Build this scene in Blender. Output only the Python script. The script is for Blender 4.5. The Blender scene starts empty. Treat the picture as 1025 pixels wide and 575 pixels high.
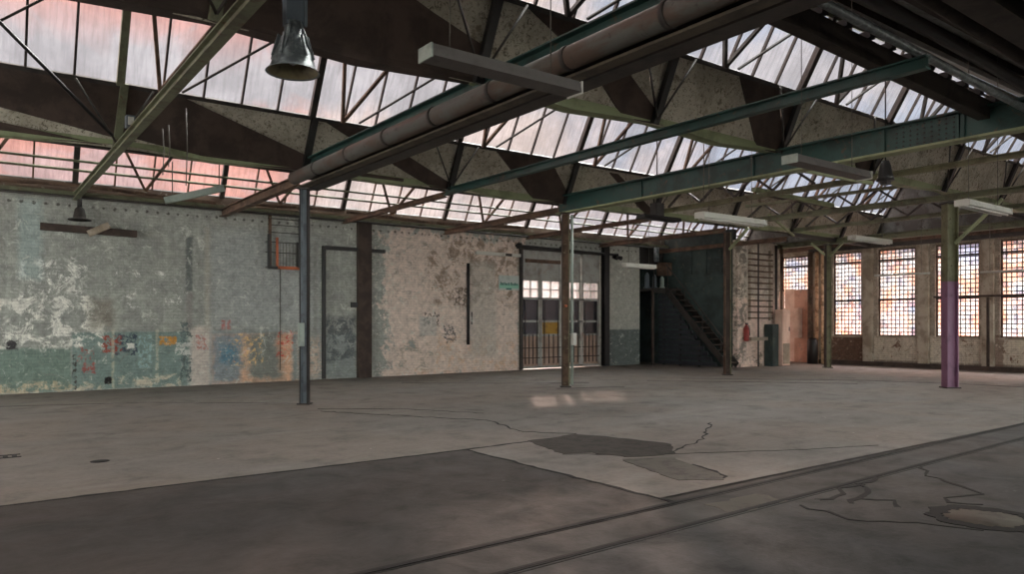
import bpy, bmesh, math, random
from mathutils import Vector, Matrix
random.seed(7)
S = bpy.context.scene
C = S.collection
V = Vector
rnd = random.Random(11)

# ------------------------------------------------------------------ materials
def lin(c):
    return tuple(((x/255.0)/12.92 if x/255.0 <= 0.04045 else ((x/255.0+0.055)/1.055)**2.4) for x in c)

def new_mat(name):
    m = bpy.data.materials.new(name); m.use_nodes = True
    nt = m.node_tree
    for n in list(nt.nodes): nt.nodes.remove(n)
    out = nt.nodes.new('ShaderNodeOutputMaterial')
    return m, nt, out

def N(nt, t, **kw):
    n = nt.nodes.new(t)
    for k, v in kw.items(): setattr(n, k, v)
    return n

def setin(nt, sock, val):
    if isinstance(val, bpy.types.NodeSocket): nt.links.new(val, sock)
    else:
        if hasattr(sock, 'default_value'):
            if isinstance(val, tuple) and len(val) == 3 and sock.type == 'RGBA': val = (*val, 1)
            sock.default_value = val

def math_(nt, op, a, b=0.0, c=None, clamp=False):
    n = N(nt, 'ShaderNodeMath', operation=op); n.use_clamp = clamp
    setin(nt, n.inputs[0], a); setin(nt, n.inputs[1], b)
    if c is not None: setin(nt, n.inputs[2], c)
    return n.outputs[0]

def mix(nt, fac, a, b, mode='MIX'):
    n = N(nt, 'ShaderNodeMix', data_type='RGBA', blend_type=mode)
    setin(nt, n.inputs[0], fac); setin(nt, n.inputs[6], a); setin(nt, n.inputs[7], b)
    return n.outputs[2]

def noise(nt, co, scale, detail=6, rough=0.6, dist=0.0, stretch=None):
    if stretch:
        mp = N(nt, 'ShaderNodeMapping'); nt.links.new(co, mp.inputs[0]); mp.inputs['Scale'].default_value = stretch
        co = mp.outputs[0]
    n = N(nt, 'ShaderNodeTexNoise'); nt.links.new(co, n.inputs['Vector'])
    n.inputs['Scale'].default_value = scale; n.inputs['Detail'].default_value = detail
    n.inputs['Roughness'].default_value = rough; n.inputs['Distortion'].default_value = dist
    return n.outputs['Fac']

def ramp(nt, fac, lo, hi, clo=0.0, chi=1.0):
    n = N(nt, 'ShaderNodeMapRange'); n.interpolation_type = 'SMOOTHSTEP'
    setin(nt, n.inputs[0], fac)
    for i, v in zip((1, 2, 3, 4), (lo, hi, clo, chi)): n.inputs[i].default_value = v
    return n.outputs[0]

def worn(name, base, second=None, scale=4.0, amt=0.5, rough=0.7, metallic=0.0, bump=0.2, stretch=None, third=None):
    """paint or metal with broad stains of a second colour"""
    m, nt, out = new_mat(name)
    b = N(nt, 'ShaderNodeBsdfPrincipled'); nt.links.new(b.outputs[0], out.inputs[0])
    co = N(nt, 'ShaderNodeNewGeometry').outputs['Position']
    n1 = noise(nt, co, scale, 7, 0.65, 0.3, stretch)
    n2 = noise(nt, co, scale*9, 4, 0.6)
    col = tuple(base)
    second = second or tuple(x*0.6 for x in base)
    f = ramp(nt, n1, 0.62-amt*0.35, 0.78-amt*0.3)
    c = mix(nt, f, col, second)
    if third:
        n3 = noise(nt, co, scale*2.3, 6, 0.7, 0.5)
        c = mix(nt, ramp(nt, n3, 0.58, 0.66), c, third)
    c = mix(nt, math_(nt, 'MULTIPLY', n2, 0.45), c, tuple(x*0.55 for x in base))
    nt.links.new(c, b.inputs['Base Color'])
    b.inputs['Roughness'].default_value = rough; b.inputs['Metallic'].default_value = metallic
    bp = N(nt, 'ShaderNodeBump'); bp.inputs['Strength'].default_value = bump; bp.inputs['Distance'].default_value = 0.01
    nt.links.new(n2, bp.inputs['Height']); nt.links.new(bp.outputs[0], b.inputs['Normal'])
    return m

M = {}
M['teal'] = worn('teal_paint', lin((40, 76, 72)), lin((30, 54, 52)), 2.5, 0.5, 0.55, third=lin((88, 68, 52)))
M['palegreen'] = worn('pale_green_paint', lin((112, 116, 92)), lin((84, 80, 64)), 3, 0.5, 0.6, third=lin((98, 74, 56)))
M['limegreen'] = worn('lime_green_paint', lin((148, 158, 122)), lin((112, 118, 88)), 2, 0.4, 0.6)
M['rustbeam'] = worn('rusty_beam', lin((112, 88, 72)), lin((74, 56, 46)), 3, 0.6, 0.8, third=lin((130, 120, 100)))
M['ledge'] = worn('ledge_paint', lin((84, 76, 64)), lin((58, 52, 46)), 3, .5, .8)
M['darksteel'] = worn('dark_steel', lin((58, 52, 48)), lin((34, 32, 32)), 4, 0.5, 0.6)
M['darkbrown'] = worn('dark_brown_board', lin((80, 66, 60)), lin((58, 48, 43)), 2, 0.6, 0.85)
M['blacksteel'] = worn('black_steel', lin((34, 32, 33)), lin((20, 20, 22)), 5, 0.4, 0.5)
M['duct'] = worn('rusty_duct', lin((92, 94, 90)), lin((84, 66, 54)), 3, 0.6, 0.6, 0.1, third=lin((62, 56, 52)), stretch=(1, .35, 1))
M['soffit'] = worn('roof_soffit', lin((124, 128, 128)), lin((90, 90, 88)), 1.2, 0.7, 0.9, third=lin((62, 50, 44)))
M['joist'] = worn('dark_joist', lin((62, 55, 50)), lin((40, 35, 33)), 3, 0.5, 0.9)
M['woodwool'] = worn('wood_wool_board', lin((204, 198, 184)), lin((172, 165, 150)), 1.4, 0.6, 0.95, bump=1.0, third=lin((120, 110, 92)))
# speckle for the wood wool
nt = M['woodwool'].node_tree
bs = [n for n in nt.nodes if n.type == 'BSDF_PRINCIPLED'][0]
old = bs.inputs['Base Color'].links[0].from_socket
co = [n for n in nt.nodes if n.type == 'NEW_GEOMETRY'][0].outputs['Position']
sp = noise(nt, co, 13, 5, 0.75, 1.5)
nt.links.new(mix(nt, ramp(nt, sp, 0.5, 0.66), old, lin((92, 86, 72))), bs.inputs['Base Color'])
M['plate'] = worn('wall_plate_timber', lin((122, 104, 90)), lin((82, 66, 58)), 2.2, 0.7, 0.85, third=lin((152, 150, 138)), stretch=(.3, 1, 1))
M['whitemetal'] = worn('white_enamel', lin((205, 205, 198)), lin((170, 168, 158)), 3, 0.3, 0.5)
M['greyfixture'] = worn('grey_lamp_housing', lin((96, 92, 90)), lin((74, 70, 68)), 3, 0.4, 0.5)
M['bluegrey'] = worn('blue_grey_paint', lin((98, 108, 116)), lin((70, 76, 84)), 3, 0.5, 0.5)
M['mintfixture'] = worn('mint_grey_enamel', lin((160, 172, 164)), lin((120, 132, 126)), 3, 0.4, 0.6)
M['galv'] = worn('galvanised', lin((128, 136, 138)), lin((84, 90, 94)), 14, 0.7, 0.4, 0.4, bump=0.1)
M['shaft'] = worn('blue_grey_shaft', lin((88, 98, 108)), lin((60, 68, 76)), 3, .4, .45)
M['innershade'] = worn('aged_reflector', lin((120, 112, 84)), lin((86, 78, 60)), 8, 0.5, 0.5)
M['purple'] = worn('purple_paint', lin((142, 104, 132)), lin((116, 84, 110)), 3, 0.3, 0.55)
M['olive'] = worn('olive_green_paint', lin((122, 122, 94)), lin((94, 92, 66)), 3, 0.5, 0.6, third=lin((84, 66, 46)))
M['orange'] = worn('orange_paint', lin((200, 108, 68)), lin((150, 80, 55)), 4, 0.4, 0.6)
M['doorpaint'] = worn('door_grey_paint', lin((172, 172, 168)), lin((146, 142, 136)), 2.5, 0.5, 0.6, third=lin((156, 132, 118)))
M['doorpink'] = worn('door_lower_panel', lin((186, 160, 146)), lin((160, 130, 112)), 4, 0.6, 0.7, stretch=(3, 3, .5))
M['yellow'] = worn('yellow_ochre_paint', lin((176, 134, 48)), lin((140, 100, 30)), 6, 0.4, 0.6)
M['greenwall'] = worn('green_grey_wall', lin((64, 80, 78)), lin((44, 54, 54)), 1.2, 0.6, 0.8, third=lin((88, 92, 82)))
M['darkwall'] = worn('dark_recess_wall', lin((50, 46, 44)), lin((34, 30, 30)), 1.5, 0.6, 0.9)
M['slate'] = worn('dark_slate_boards', lin((48, 52, 60)), lin((34, 36, 44)), 2, 0.5, 0.6)
M['peach'] = worn('peach_glow_sheet', lin((216, 168, 146)), lin((186, 138, 118)), 1.8, 0.6, 0.7, third=lin((160, 150, 138)))  # warm window glow put into the base colour as peach
M['peachlight'] = worn('light_peach_glow_sheet', lin((236, 204, 186)), lin((214, 176, 156)), 1.8, .5, .7)  # lighter peach, the same warm glow put into the colour
M['paleplaster'] = worn('pale_plaster', lin((186, 174, 158)), lin((140, 126, 110)), 1.6, 0.6, 0.85, third=lin((112, 92, 76)))
M['brass'] = worn('ochre_pipe', lin((226, 186, 148)), lin((126, 92, 66)), 5, 0.5, 0.5)
M['red'] = worn('red_enamel', lin((150, 40, 32)), lin((110, 30, 26)), 5, 0.3, 0.4)
M['rod'] = worn('pale_rod', lin((92, 88, 80)), lin((64, 60, 56)), 5, 0.4, 0.5)
M['railsteel'] = worn('rail_steel', lin((44, 40, 40)), lin((30, 28, 30)), 3, 0.5, 0.9, 0.0)
M['asphalt'] = worn('asphalt_patch', lin((70, 64, 59)), lin((52, 48, 44)), 5, 0.5, 0.95, bump=0.8)
M['crack'] = worn('floor_crack_dirt', lin((26, 25, 24)), lin((18, 17, 17)), 8, 0.5, 0.95)
M['palepatch'] = worn('pale_patch_concrete', lin((92, 86, 78)), lin((74, 68, 62)), 5, 0.4, 0.9)

# floor slabs -------------------------------------------------------
def floor_mat(name, base, dark, warm, rough=0.75):
    m, nt, out = new_mat(name)
    b = N(nt, 'ShaderNodeBsdfPrincipled'); nt.links.new(b.outputs[0], out.inputs[0])
    co = N(nt, 'ShaderNodeNewGeometry').outputs['Position']
    big = noise(nt, co, 0.35, 5, 0.6, 0.6)
    mid = noise(nt, co, 1.7, 8, 0.7, 0.4)
    fine = noise(nt, co, 14, 5, 0.7)
    smear = noise(nt, co, 1.2, 6, 0.65, 0.2, (0.35, 2.2, 1))
    c = mix(nt, ramp(nt, big, 0.38, 0.62), base, warm)
    c = mix(nt, ramp(nt, mid, 0.5, 0.72, 0, 0.75), c, dark)
    c = mix(nt, ramp(nt, smear, 0.52, 0.7, 0, 0.55), c, tuple(min(1, x*1.35) for x in base))
    c = mix(nt, math_(nt, 'MULTIPLY', ramp(nt, fine, 0.4, 0.7), 0.3), c, dark)
    specks = N(nt, 'ShaderNodeTexVoronoi'); nt.links.new(co, specks.inputs['Vector']); specks.inputs['Scale'].default_value = 2.6
    sm = ramp(nt, specks.outputs['Distance'], 0.035, 0.05, 1, 0)
    c = mix(nt, math_(nt, 'MULTIPLY', sm, ramp(nt, noise(nt, co, .9, 2), .55, .6)), c, tuple(min(1, x*2.2) for x in base))
    nt.links.new(c, b.inputs['Base Color'])
    nt.links.new(ramp(nt, mid, 0.3, 0.7, rough-0.12, rough+0.12), b.inputs['Roughness'])
    bp = N(nt, 'ShaderNodeBump'); bp.inputs['Strength'].default_value = 0.35; bp.inputs['Distance'].default_value = 0.01
    nt.links.new(fine, bp.inputs['Height']); nt.links.new(bp.outputs[0], b.inputs['Normal'])
    return m
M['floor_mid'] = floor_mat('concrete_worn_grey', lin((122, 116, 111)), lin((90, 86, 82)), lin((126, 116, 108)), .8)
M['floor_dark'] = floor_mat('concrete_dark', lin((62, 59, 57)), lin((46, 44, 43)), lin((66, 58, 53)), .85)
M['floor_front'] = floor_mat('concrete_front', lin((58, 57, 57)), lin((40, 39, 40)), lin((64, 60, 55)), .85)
M['floor_rail'] = floor_mat('concrete_between_rails', lin((64, 61, 59)), lin((46, 44, 43)), lin((62, 58, 54)), .85)

# walls -------------------------------------------------------------
def mask_group():
    g = bpy.data.node_groups.new('PatchMask', 'ShaderNodeTree')
    for nme in ('A', 'H', 'A0', 'A1', 'H0', 'H1', 'Soft', 'Noise', 'NoiseAmt', 'Flake', 'FlakeThr'):
        g.interface.new_socket(nme, in_out='INPUT', socket_type='NodeSocketFloat')
    g.interface.new_socket('Mask', in_out='OUTPUT', socket_type='NodeSocketFloat')
    gi = g.nodes.new('NodeGroupInput'); go = g.nodes.new('NodeGroupOutput')
    I = gi.outputs
    m = lambda op, a, b=0.0, clamp=False: math_(g, op, a, b, clamp=clamp)
    dx = m('MAXIMUM', m('SUBTRACT', I['A0'], I['A']), m('SUBTRACT', I['A'], I['A1']))
    dh = m('MAXIMUM', m('SUBTRACT', I['H0'], I['H']), m('SUBTRACT', I['H'], I['H1']))
    d = m('MAXIMUM', dx, dh)
    n = m('MULTIPLY', m('SUBTRACT', I['Noise'], 0.5), I['NoiseAmt'])
    v = m('DIVIDE', m('SUBTRACT', n, d), I['Soft'], )
    v = m('ADD', v, 0.5, True)
    fl = m('MULTIPLY', m('SUBTRACT', I['Flake'], I['FlakeThr']), 16.0, True)
    g.links.new(m('MULTIPLY', v, fl), go.inputs[0])
    return g
PG = mask_group()

def wall_mat(name, axis, base, base2, patches, dots=None, brick=0.25, gain=1.38):
    m, nt, out = new_mat(name)
    b = N(nt, 'ShaderNodeBsdfPrincipled'); nt.links.new(b.outputs[0], out.inputs[0])
    co = N(nt, 'ShaderNodeNewGeometry').outputs['Position']
    sx = N(nt, 'ShaderNodeSeparateXYZ'); nt.links.new(co, sx.inputs[0])
    A = sx.outputs[axis]; H = sx.outputs[2]
    wob = noise(nt, co, 1.6, 8, 0.72, 0.3)
    fine = noise(nt, co, 9, 6, 0.7, 0.3)
    flake = noise(nt, co, 2.6, 9, 0.78, 0.6)
    streak = noise(nt, co, 2.2, 6, 0.6, 0.1, (2.5, 2.5, 0.16))
    c = mix(nt, ramp(nt, wob, 0.38, 0.62), base, base2)
    c = mix(nt, ramp(nt, streak, 0.5, 0.7, 0, 0.55), c, tuple(x*0.7 for x in base))
    c = mix(nt, ramp(nt, streak, 0.46, 0.34, 0, 0.35), c, tuple(min(1, x*1.3) for x in base))
    for p in patches:
        a0, a1, h0, h1, col = p[:5]
        soft = p[5] if len(p) > 5 else 0.08
        amt = p[6] if len(p) > 6 else 0.3
        thr = p[7] if len(p) > 7 else -1.0
        al = p[8] if len(p) > 8 else 1.0
        gn = N(nt, 'ShaderNodeGroup'); gn.node_tree = PG
        nt.links.new(A, gn.inputs['A']); nt.links.new(H, gn.inputs['H'])
        nt.links.new(wob if a1-a0 > .5 else fine, gn.inputs['Noise'])
        nt.links.new(flake if a1-a0 > .9 else fine, gn.inputs['Flake'])
        for k, v in (('A0', a0), ('A1', a1), ('H0', h0), ('H1', h1), ('Soft', soft), ('NoiseAmt', amt), ('FlakeThr', thr)):
            gn.inputs[k].default_value = v
        f = gn.outputs[0]
        if al < 1: f = math_(nt, 'MULTIPLY', f, al)
        c = mix(nt, f, c, lin(col))
    # brick courses seen faintly through the paint
    cb = N(nt, 'ShaderNodeCombineXYZ'); nt.links.new(A, cb.inputs[0]); nt.links.new(H, cb.inputs[1])
    bt = N(nt, 'ShaderNodeTexBrick'); nt.links.new(cb.outputs[0], bt.inputs['Vector'])
    bt.inputs['Scale'].default_value = 1.0; bt.inputs['Brick Width'].default_value = 0.25; bt.inputs['Row Height'].default_value = 0.075
    bt.inputs['Mortar Size'].default_value = 0.008; bt.inputs['Mortar Smooth'].default_value = 0.3
    bt.inputs['Color1'].default_value = (1, 1, 1, 1); bt.inputs['Color2'].default_value = (.8, .8, .8, 1); bt.inputs['Mortar'].default_value = (.35, .35, .35, 1)
    c = mix(nt, brick, c, bt.outputs['Color'], 'MULTIPLY')
    c = mix(nt, ramp(nt, fine, 0.55, 0.75, 0, 0.45), c, tuple(x*0.55 for x in base))
    if dots:
        for (h, pitch, r) in dots:
            fr = math_(nt, 'ABSOLUTE', math_(nt, 'SUBTRACT', math_(nt, 'FRACT', math_(nt, 'DIVIDE', A, pitch)), 0.5))
            dx = math_(nt, 'MULTIPLY', fr, pitch)
            dh = math_(nt, 'SUBTRACT', H, h)
            dd = math_(nt, 'SQRT', math_(nt, 'ADD', math_(nt, 'MULTIPLY', dx, dx), math_(nt, 'MULTIPLY', dh, dh)))
            f = ramp(nt, math_(nt, 'ADD', dd, math_(nt, 'MULTIPLY', math_(nt, 'SUBTRACT', fine, .5), 0.16)), r*0.5, r*1.3, .8, 0)
            c = mix(nt, f, c, lin((52, 46, 44)))
    # peeling chips, grime and speckle over everything
    g1 = noise(nt, co, 5.5, 8, 0.8, 0.8)
    chips = noise(nt, co, 3.4, 10, 0.82, 1.2)
    spk = noise(nt, co, 22, 3, 0.6)
    c = mix(nt, ramp(nt, chips, 0.57, 0.60, 0, .6), c, tuple(min(1, x*1.7) for x in base))
    c = mix(nt, ramp(nt, chips, 0.42, 0.38, 0, .6), c, tuple(x*0.5 for x in base))
    c = mix(nt, ramp(nt, spk, 0.66, 0.72, 0, .7), c, tuple(x*0.35 for x in base))
    vm = N(nt, 'ShaderNodeVectorMath', operation='SCALE'); nt.links.new(c, vm.inputs[0])
    nt.links.new(ramp(nt, g1, 0.3, 0.7, 0.75*gain, 1.25*gain), vm.inputs['Scale']); c = vm.outputs[0]
    nt.links.new(c, b.inputs['Base Color']); b.inputs['Roughness'].default_value = 0.9
    bp = N(nt, 'ShaderNodeBump'); bp.inputs['Strength'].default_value = 0.35; bp.inputs['Distance'].default_value = 0.02
    nt.links.new(math_(nt, 'ADD', math_(nt, 'MULTIPLY', bt.outputs['Fac'], -0.5), fine), bp.inputs['Height'])
    nt.links.new(bp.outputs[0], b.inputs['Normal'])
    return m

P = [ # left wall, from left to right
 (-5, 30, 4.05, 4.7, (150, 150, 144), .1, .2, -1, .35),
 (-5, 21, 0, 4.6, (116, 116, 110), .3, .8, .56, .6),
 (-5, 9, 1.4, 4.6, (172, 174, 170), .3, .8, .60, .6),
 (-3, 2.04, 0.04, 1.02, (104, 120, 112), .05, .25),
 (2.04, 4.64, 0.02, 1.38, (108, 124, 120), .04, .10),
 (-1, 2.75, 0.98, 2.2, (200, 199, 192), .1, 1.3, .49),
 (1.0, 2.3, 2.2, 3.05, (204, 204, 198), .1, .9, .50),
 (2.9, 4.4, 2.0, 2.9, (214, 214, 210), .1, .6, .56),
 (-1, 0.5, 2.0, 3.9, (112, 112, 102), .3, .8, -1, .5),
 (2.4, 2.95, 1.44, 2.2, (112, 104, 92), .2, .5, -1, .6),
 (1.0, 1.45, 2.6, 4.4, (150, 172, 172), .15, .2, -1, .4),
 (4.64, 5.17, -.1, 1.5, (180, 170, 162), .12, .4, -1, .8),
 (5.17, 7.55, 0.0, 1.32, (188, 152, 128), .08, .35),
 (5.17, 5.9, 0.05, 1.34, (104, 124, 134), .2, .7, .32, .85),
 (6.1, 6.95, 0.1, 1.36, (92, 108, 108), .25, .9, .30, .85),
 (5.7, 6.5, 0.5, 1.3, (204, 170, 120), .05, .4, .52),
 (5.4, 5.9, 0.55, 1.0, (60, 112, 136), .15, .4, .42, .7),
 (7.3, 9.2, 0.0, 1.3, (126, 132, 130), .1, .4),
 (7.5, 8.1, 0.1, 1.2, (176, 156, 140), .2, .6, .42, .8),
 (8.24, 9.2, 0.5, 1.75, (72, 76, 80), .2, .8, .46, .85),
 (2.04, 4.4, 0.0, .3, (176, 168, 152), .05, .4, .5),
 (-3, 2.1, 0.0, .25, (170, 158, 136), .05, .3, .47),
 (5.12, 8.0, 1.43, 4.05, (150, 154, 154), .3, .4, -1, .55),
 (5.0, 5.12, 1.4, 4.05, (160, 152, 140), .1, .1, -1, .5),
 (2.16, 2.46, 0.72, 1.02, (140, 74, 68), .03, .3, .5, .8),
 (2.28, 2.5, 0.42, .66, (146, 66, 62), .03, .25, .46, .8),
 (4.80, 5.05, 0.92, 1.28, (160, 104, 98), .03, .3, .48, .8),
 (5.42, 5.5, 1.43, 1.67, (158, 84, 78), .04, .1, .4, .8),
 (5.56, 5.64, 1.43, 1.67, (158, 84, 78), .04, .1, .4, .8),
 (6.9, 7.3, 0.7, 1.35, (186, 72, 60), .05, .4, .52),
 (3.93, 4.32, 1.05, 1.26, (176, 126, 60), .03, .2, .42),
 (2.95, 3.42, 0.84, 1.32, (56, 66, 78), .03, .35, .47),
 (2.68, 3.05, 0.90, 1.28, (136, 62, 50), .03, .35, .48),
 (3.2, 3.36, 0.98, 1.1, (196, 196, 190), .03, .2),
 (2.72, 2.88, .14, .30, (22, 20, 22), .02, .1),
 (0.78, 0.98, 1.0, 1.2, (54, 52, 54), .03, .2),
 (2.06, 2.13, 0, .85, (60, 56, 54), .02, .1, .48),
 (2.87, 2.92, 0, 1.44, (176, 170, 150), .04, .1, .42, .6),
 (3.84, 3.90, .07, 1.44, (172, 168, 150), .04, .1, .42, .6),
 (3.45, 3.75, .5, 1.3, (132, 156, 156), .03, .1, .48),
 (4.54, 4.70, 2.40, 3.80, (98, 102, 100), .05, .15),
 (4.56, 4.70, 1.45, 2.40, (128, 126, 122), .06, .2),
 (4.42, 4.66, .12, 1.6, (82, 92, 92), .04, .3, .47),
 (4.30, 4.66, .8, 1.1, (176, 178, 174), .03, .25, .46),
 (7.9, 8.0, 1.0, 3.9, (120, 120, 116), .05, .1, -1, .6),
 (10.1, 15.2, -.1, 4.45, (188, 172, 162), .08, 2.4),
 (10.1, 15.2, .5, 4.3, (150, 142, 134), .3, 1.0, .53, .8),
 (10.3, 15.2, .0, 2.2, (198, 182, 172), .3, 1.0, .52, .8),
 (10.1, 15.2, .0, 4.4, (128, 116, 104), .2, .8, .60, .9),
 (9.63, 10.5, 1.2, 3.9, (196, 190, 178), .1, .9, .55),
 (10.5, 15.2, 0, 1.2, (184, 158, 138), .3, 1.0, .5),
 (10.0, 11.8, .2, 1.3, (134, 136, 132), .1, .6, .52),
 (11.6, 15.2, 2.2, 4.45, (122, 102, 86), .3, 1.6, .49, .8),
 (11.4, 12.0, 1.55, 1.95, (60, 54, 50), .04, .35, .5),
 (12.2, 12.6, 1.0, 1.5, (78, 76, 78), .06, .5, .5),
 (12.5, 13.0, 2.2, 2.7, (84, 72, 64), .08, .6, .5),
 (11.3, 11.9, 1.2, 1.8, (150, 152, 150), .04, .2, -1, .5),
 (13.15, 14.2, 0.5, 3.6, (158, 154, 146), .2, .4, -1, .6),
 (13.2, 13.26, 1.55, 1.95, (60, 58, 58), .02, .04),
 (15.1, 15.3, 0, 4.1, (110, 96, 84), .06, .2, -1, .6),
 (19.1, 21.2, 1.35, 4.7, (158, 156, 148), .05, .2),
 (19.1, 21.2, -.1, 1.35, (88, 94, 92), .05, .12),
 (19.2, 21.0, 2.2, 2.6, (190, 188, 180), .05, .4, .58),
]
M['wall_left'] = wall_mat('painted_brick_left', 0, lin((144, 146, 140)), lin((128, 130, 126)), P,
                          dots=[(4.34, 0.235, 0.036)])
PW = [
 (-5, 21, 1.1, 4.4, (104, 84, 68), .2, 1.0, .54, .8),
 (-5, 21, 1.1, 4.4, (186, 176, 162), .2, 1.0, .56, .8),
 (-5, 21, 0.0, 1.15, (172, 162, 148), .05, .25),
 (-5, 21, 0.3, 1.2, (96, 70, 58), .06, .5, .55),
 (-5, 21, -.1, .22, (62, 52, 46), .08, .2, -1, .8),
 (14.4, 16.2, 0, 1.1, (92, 70, 58), .05, .3),
 (9.85, 10.2, 0, 1.2, (96, 72, 62), .05, .2, -1, .7),
]
M['wall_right'] = wall_mat('painted_brick_windows', 1, lin((150, 140, 128)), lin((128, 116, 104)), PW, brick=.45)
M['wall_plain'] = wall_mat('painted_brick_plain', 0, lin((140, 138, 132)), lin((124, 120, 114)), [], brick=.3)
M['block'] = wall_mat('plaster_block', 0, lin((176, 168, 156)), lin((150, 138, 126)), [
 (20, 26, -.1, 2.5, (196, 176, 164), .2, .8), (20, 26, -.1, .6, (110, 96, 84), .2, .6, .5),
 (20, 22.9, -.1, 4.6, (110, 104, 96), .1, .5, .48)], brick=.3)

# glass ---------------------------------------------------------------
def glass_mat(name, tint, trans=0.6, seed=0.0, streaky=True, pane=None):
    m, nt, out = new_mat(name)
    co = N(nt, 'ShaderNodeNewGeometry').outputs['Position']
    n = noise(nt, co, 0.9, 5, 0.6, 0.3)
    st = noise(nt, co, 7, 5, 0.6, 0.0, (2.5, .25, .25)) if streaky else noise(nt, co, 6, 4)
    c = mix(nt, ramp(nt, n, 0.35, 0.65), tint, tuple(x*0.86 for x in tint))
    c = mix(nt, ramp(nt, st, 0.40, 0.75, 0, 0.4), c, tuple(x*0.72 for x in tint))
    if pane:
        sx = N(nt, 'ShaderNodeSeparateXYZ'); nt.links.new(co, sx.inputs[0])
        cb = N(nt, 'ShaderNodeCombineXYZ')
        nt.links.new(math_(nt, 'FLOOR', math_(nt, 'DIVIDE', sx.outputs[1], pane[0])), cb.inputs[0])
        nt.links.new(math_(nt, 'FLOOR', math_(nt, 'DIVIDE', sx.outputs[2], pane[1])), cb.inputs[1])
        wn = N(nt, 'ShaderNodeTexWhiteNoise', noise_dimensions='3D'); nt.links.new(cb.outputs[0], wn.inputs[0])
        big = noise(nt, co, 1.1, 4, .6, .4)
        c = mix(nt, ramp(nt, big, .40, .52), lin((240, 206, 192)), c)
        c = mix(nt, ramp(nt, big, .54, .64, 0, .7), c, lin((196, 202, 222)))
        c = mix(nt, math_(nt, 'MULTIPLY', wn.outputs['Value'], .4), c, lin((200, 178, 172)))
        c = mix(nt, ramp(nt, wn.outputs['Value'], .8, .82, 0, .35), c, lin((140, 148, 172)))
    tr = N(nt, 'ShaderNodeBsdfTransparent'); nt.links.new(c, tr.inputs[0])
    tl = N(nt, 'ShaderNodeBsdfTranslucent'); nt.links.new(c, tl.inputs[0])
    gl = N(nt, 'ShaderNodeBsdfGlossy'); gl.inputs['Roughness'].default_value = 0.25; gl.inputs['Color'].default_value = (.8, .8, .8, 1)
    m1 = N(nt, 'ShaderNodeMixShader'); m1.inputs[0].default_value = 1-trans
    nt.links.new(tr.outputs[0], m1.inputs[1]); nt.links.new(tl.outputs[0], m1.inputs[2])
    m2 = N(nt, 'ShaderNodeMixShader'); m2.inputs[0].default_value = 0.05
    nt.links.new(m1.outputs[0], m2.inputs[1]); nt.links.new(gl.outputs[0], m2.inputs[2])
    nt.links.new(m2.outputs[0], out.inputs[0])
    return m
M['skyglass'] = glass_mat('wired_roof_glass', (0.93, 0.92, 0.92), 0.975)
M['winglass'] = glass_mat('old_window_glass', (0.90, 0.86, 0.86), 0.86, streaky=False, pane=(0.148, 0.155))
M['doorglass'] = glass_mat('door_glass', (0.92, 0.9, 0.9), 0.85, streaky=False)
M['darkglass'] = glass_mat('dark_outside_door_glass', (0.08, 0.085, 0.10), 0.8, streaky=False)  # darkness outside the doors put into the pane tint

# ------------------------------------------------------------------ mesh helpers
def bm_new(): return bmesh.new()
def add_box(bm, x0, x1, y0, y1, z0, z1, mi=0):
    vs = [bm.verts.new((x, y, z)) for z in (z0, z1) for y in (y0, y1) for x in (x0, x1)]
    for f in ((0, 2, 3, 1), (4, 5, 7, 6), (0, 1, 5, 4), (2, 6, 7, 3), (0, 4, 6, 2), (1, 3, 7, 5)):
        bm.faces.new([vs[i] for i in f]).material_index = mi

def frame_of(p0, p1, up=(0, 0, 1)):
    d = (V(p1)-V(p0)); L = d.length; d.normalize()
    u = V(up)
    if abs(d.dot(u)) > 0.98: u = V((0, 1, 0))
    s = d.cross(u).normalized(); t = s.cross(d).normalized()
    return d, s, t, L

def add_bar(bm, p0, p1, w, h, up=(0, 0, 1), mi=0):
    d, s, t, L = frame_of(p0, p1, up)
    a = []
    for p in (V(p0), V(p1)):
        for (i, j) in ((-1, -1), (1, -1), (1, 1), (-1, 1)):
            a.append(bm.verts.new(p+s*(w/2*i)+t*(h/2*j)))
    for k in range(4):
        bm.faces.new((a[k], a[(k+1) % 4], a[4+(k+1) % 4], a[4+k])).material_index = mi
    bm.faces.new((a[3], a[2], a[1], a[0])).material_index = mi; bm.faces.new(a[4:8]).material_index = mi

def add_tube(bm, pts, r, n=10, cap=True, mi=0):
    pts = [V(p) for p in pts]; rings = []
    rr = r if isinstance(r, (list, tuple)) else [r]*len(pts)
    prev = None
    for i, p in enumerate(pts):
        d = (pts[min(i+1, len(pts)-1)]-pts[max(i-1, 0)]).normalized()
        u = V((0, 0, 1)) if abs(d.z) < 0.9 else V((0, 1, 0))
        if prev is not None:
            u = prev
        s = d.cross(u).normalized(); t = s.cross(d).normalized(); prev = t
        rings.append([bm.verts.new(p+s*math.cos(2*math.pi*k/n)*rr[i]+t*math.sin(2*math.pi*k/n)*rr[i]) for k in range(n)])
    for a, b in zip(rings, rings[1:]):
        for k in range(n):
            f = bm.faces.new((a[k], a[(k+1) % n], b[(k+1) % n], b[k])); f.smooth = True; f.material_index = mi
    if cap:
        bm.faces.new(rings[0][::-1]).material_index = mi; bm.faces.new(rings[-1]).material_index = mi

def add_lathe(bm, c, prof, n=32, mi=0, close=False):
    rings = [[bm.verts.new((c[0]+r*math.cos(2*math.pi*k/n), c[1]+r*math.sin(2*math.pi*k/n), c[2]+z)) for k in range(n)] for r, z in prof]
    for a, b in zip(rings, rings[1:]):
        for k in range(n):
            f = bm.faces.new((a[k], a[(k+1) % n], b[(k+1) % n], b[k])); f.smooth = True; f.material_index = mi
    if close:
        bm.faces.new(rings[0][::-1]); bm.faces.new(rings[-1])

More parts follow.
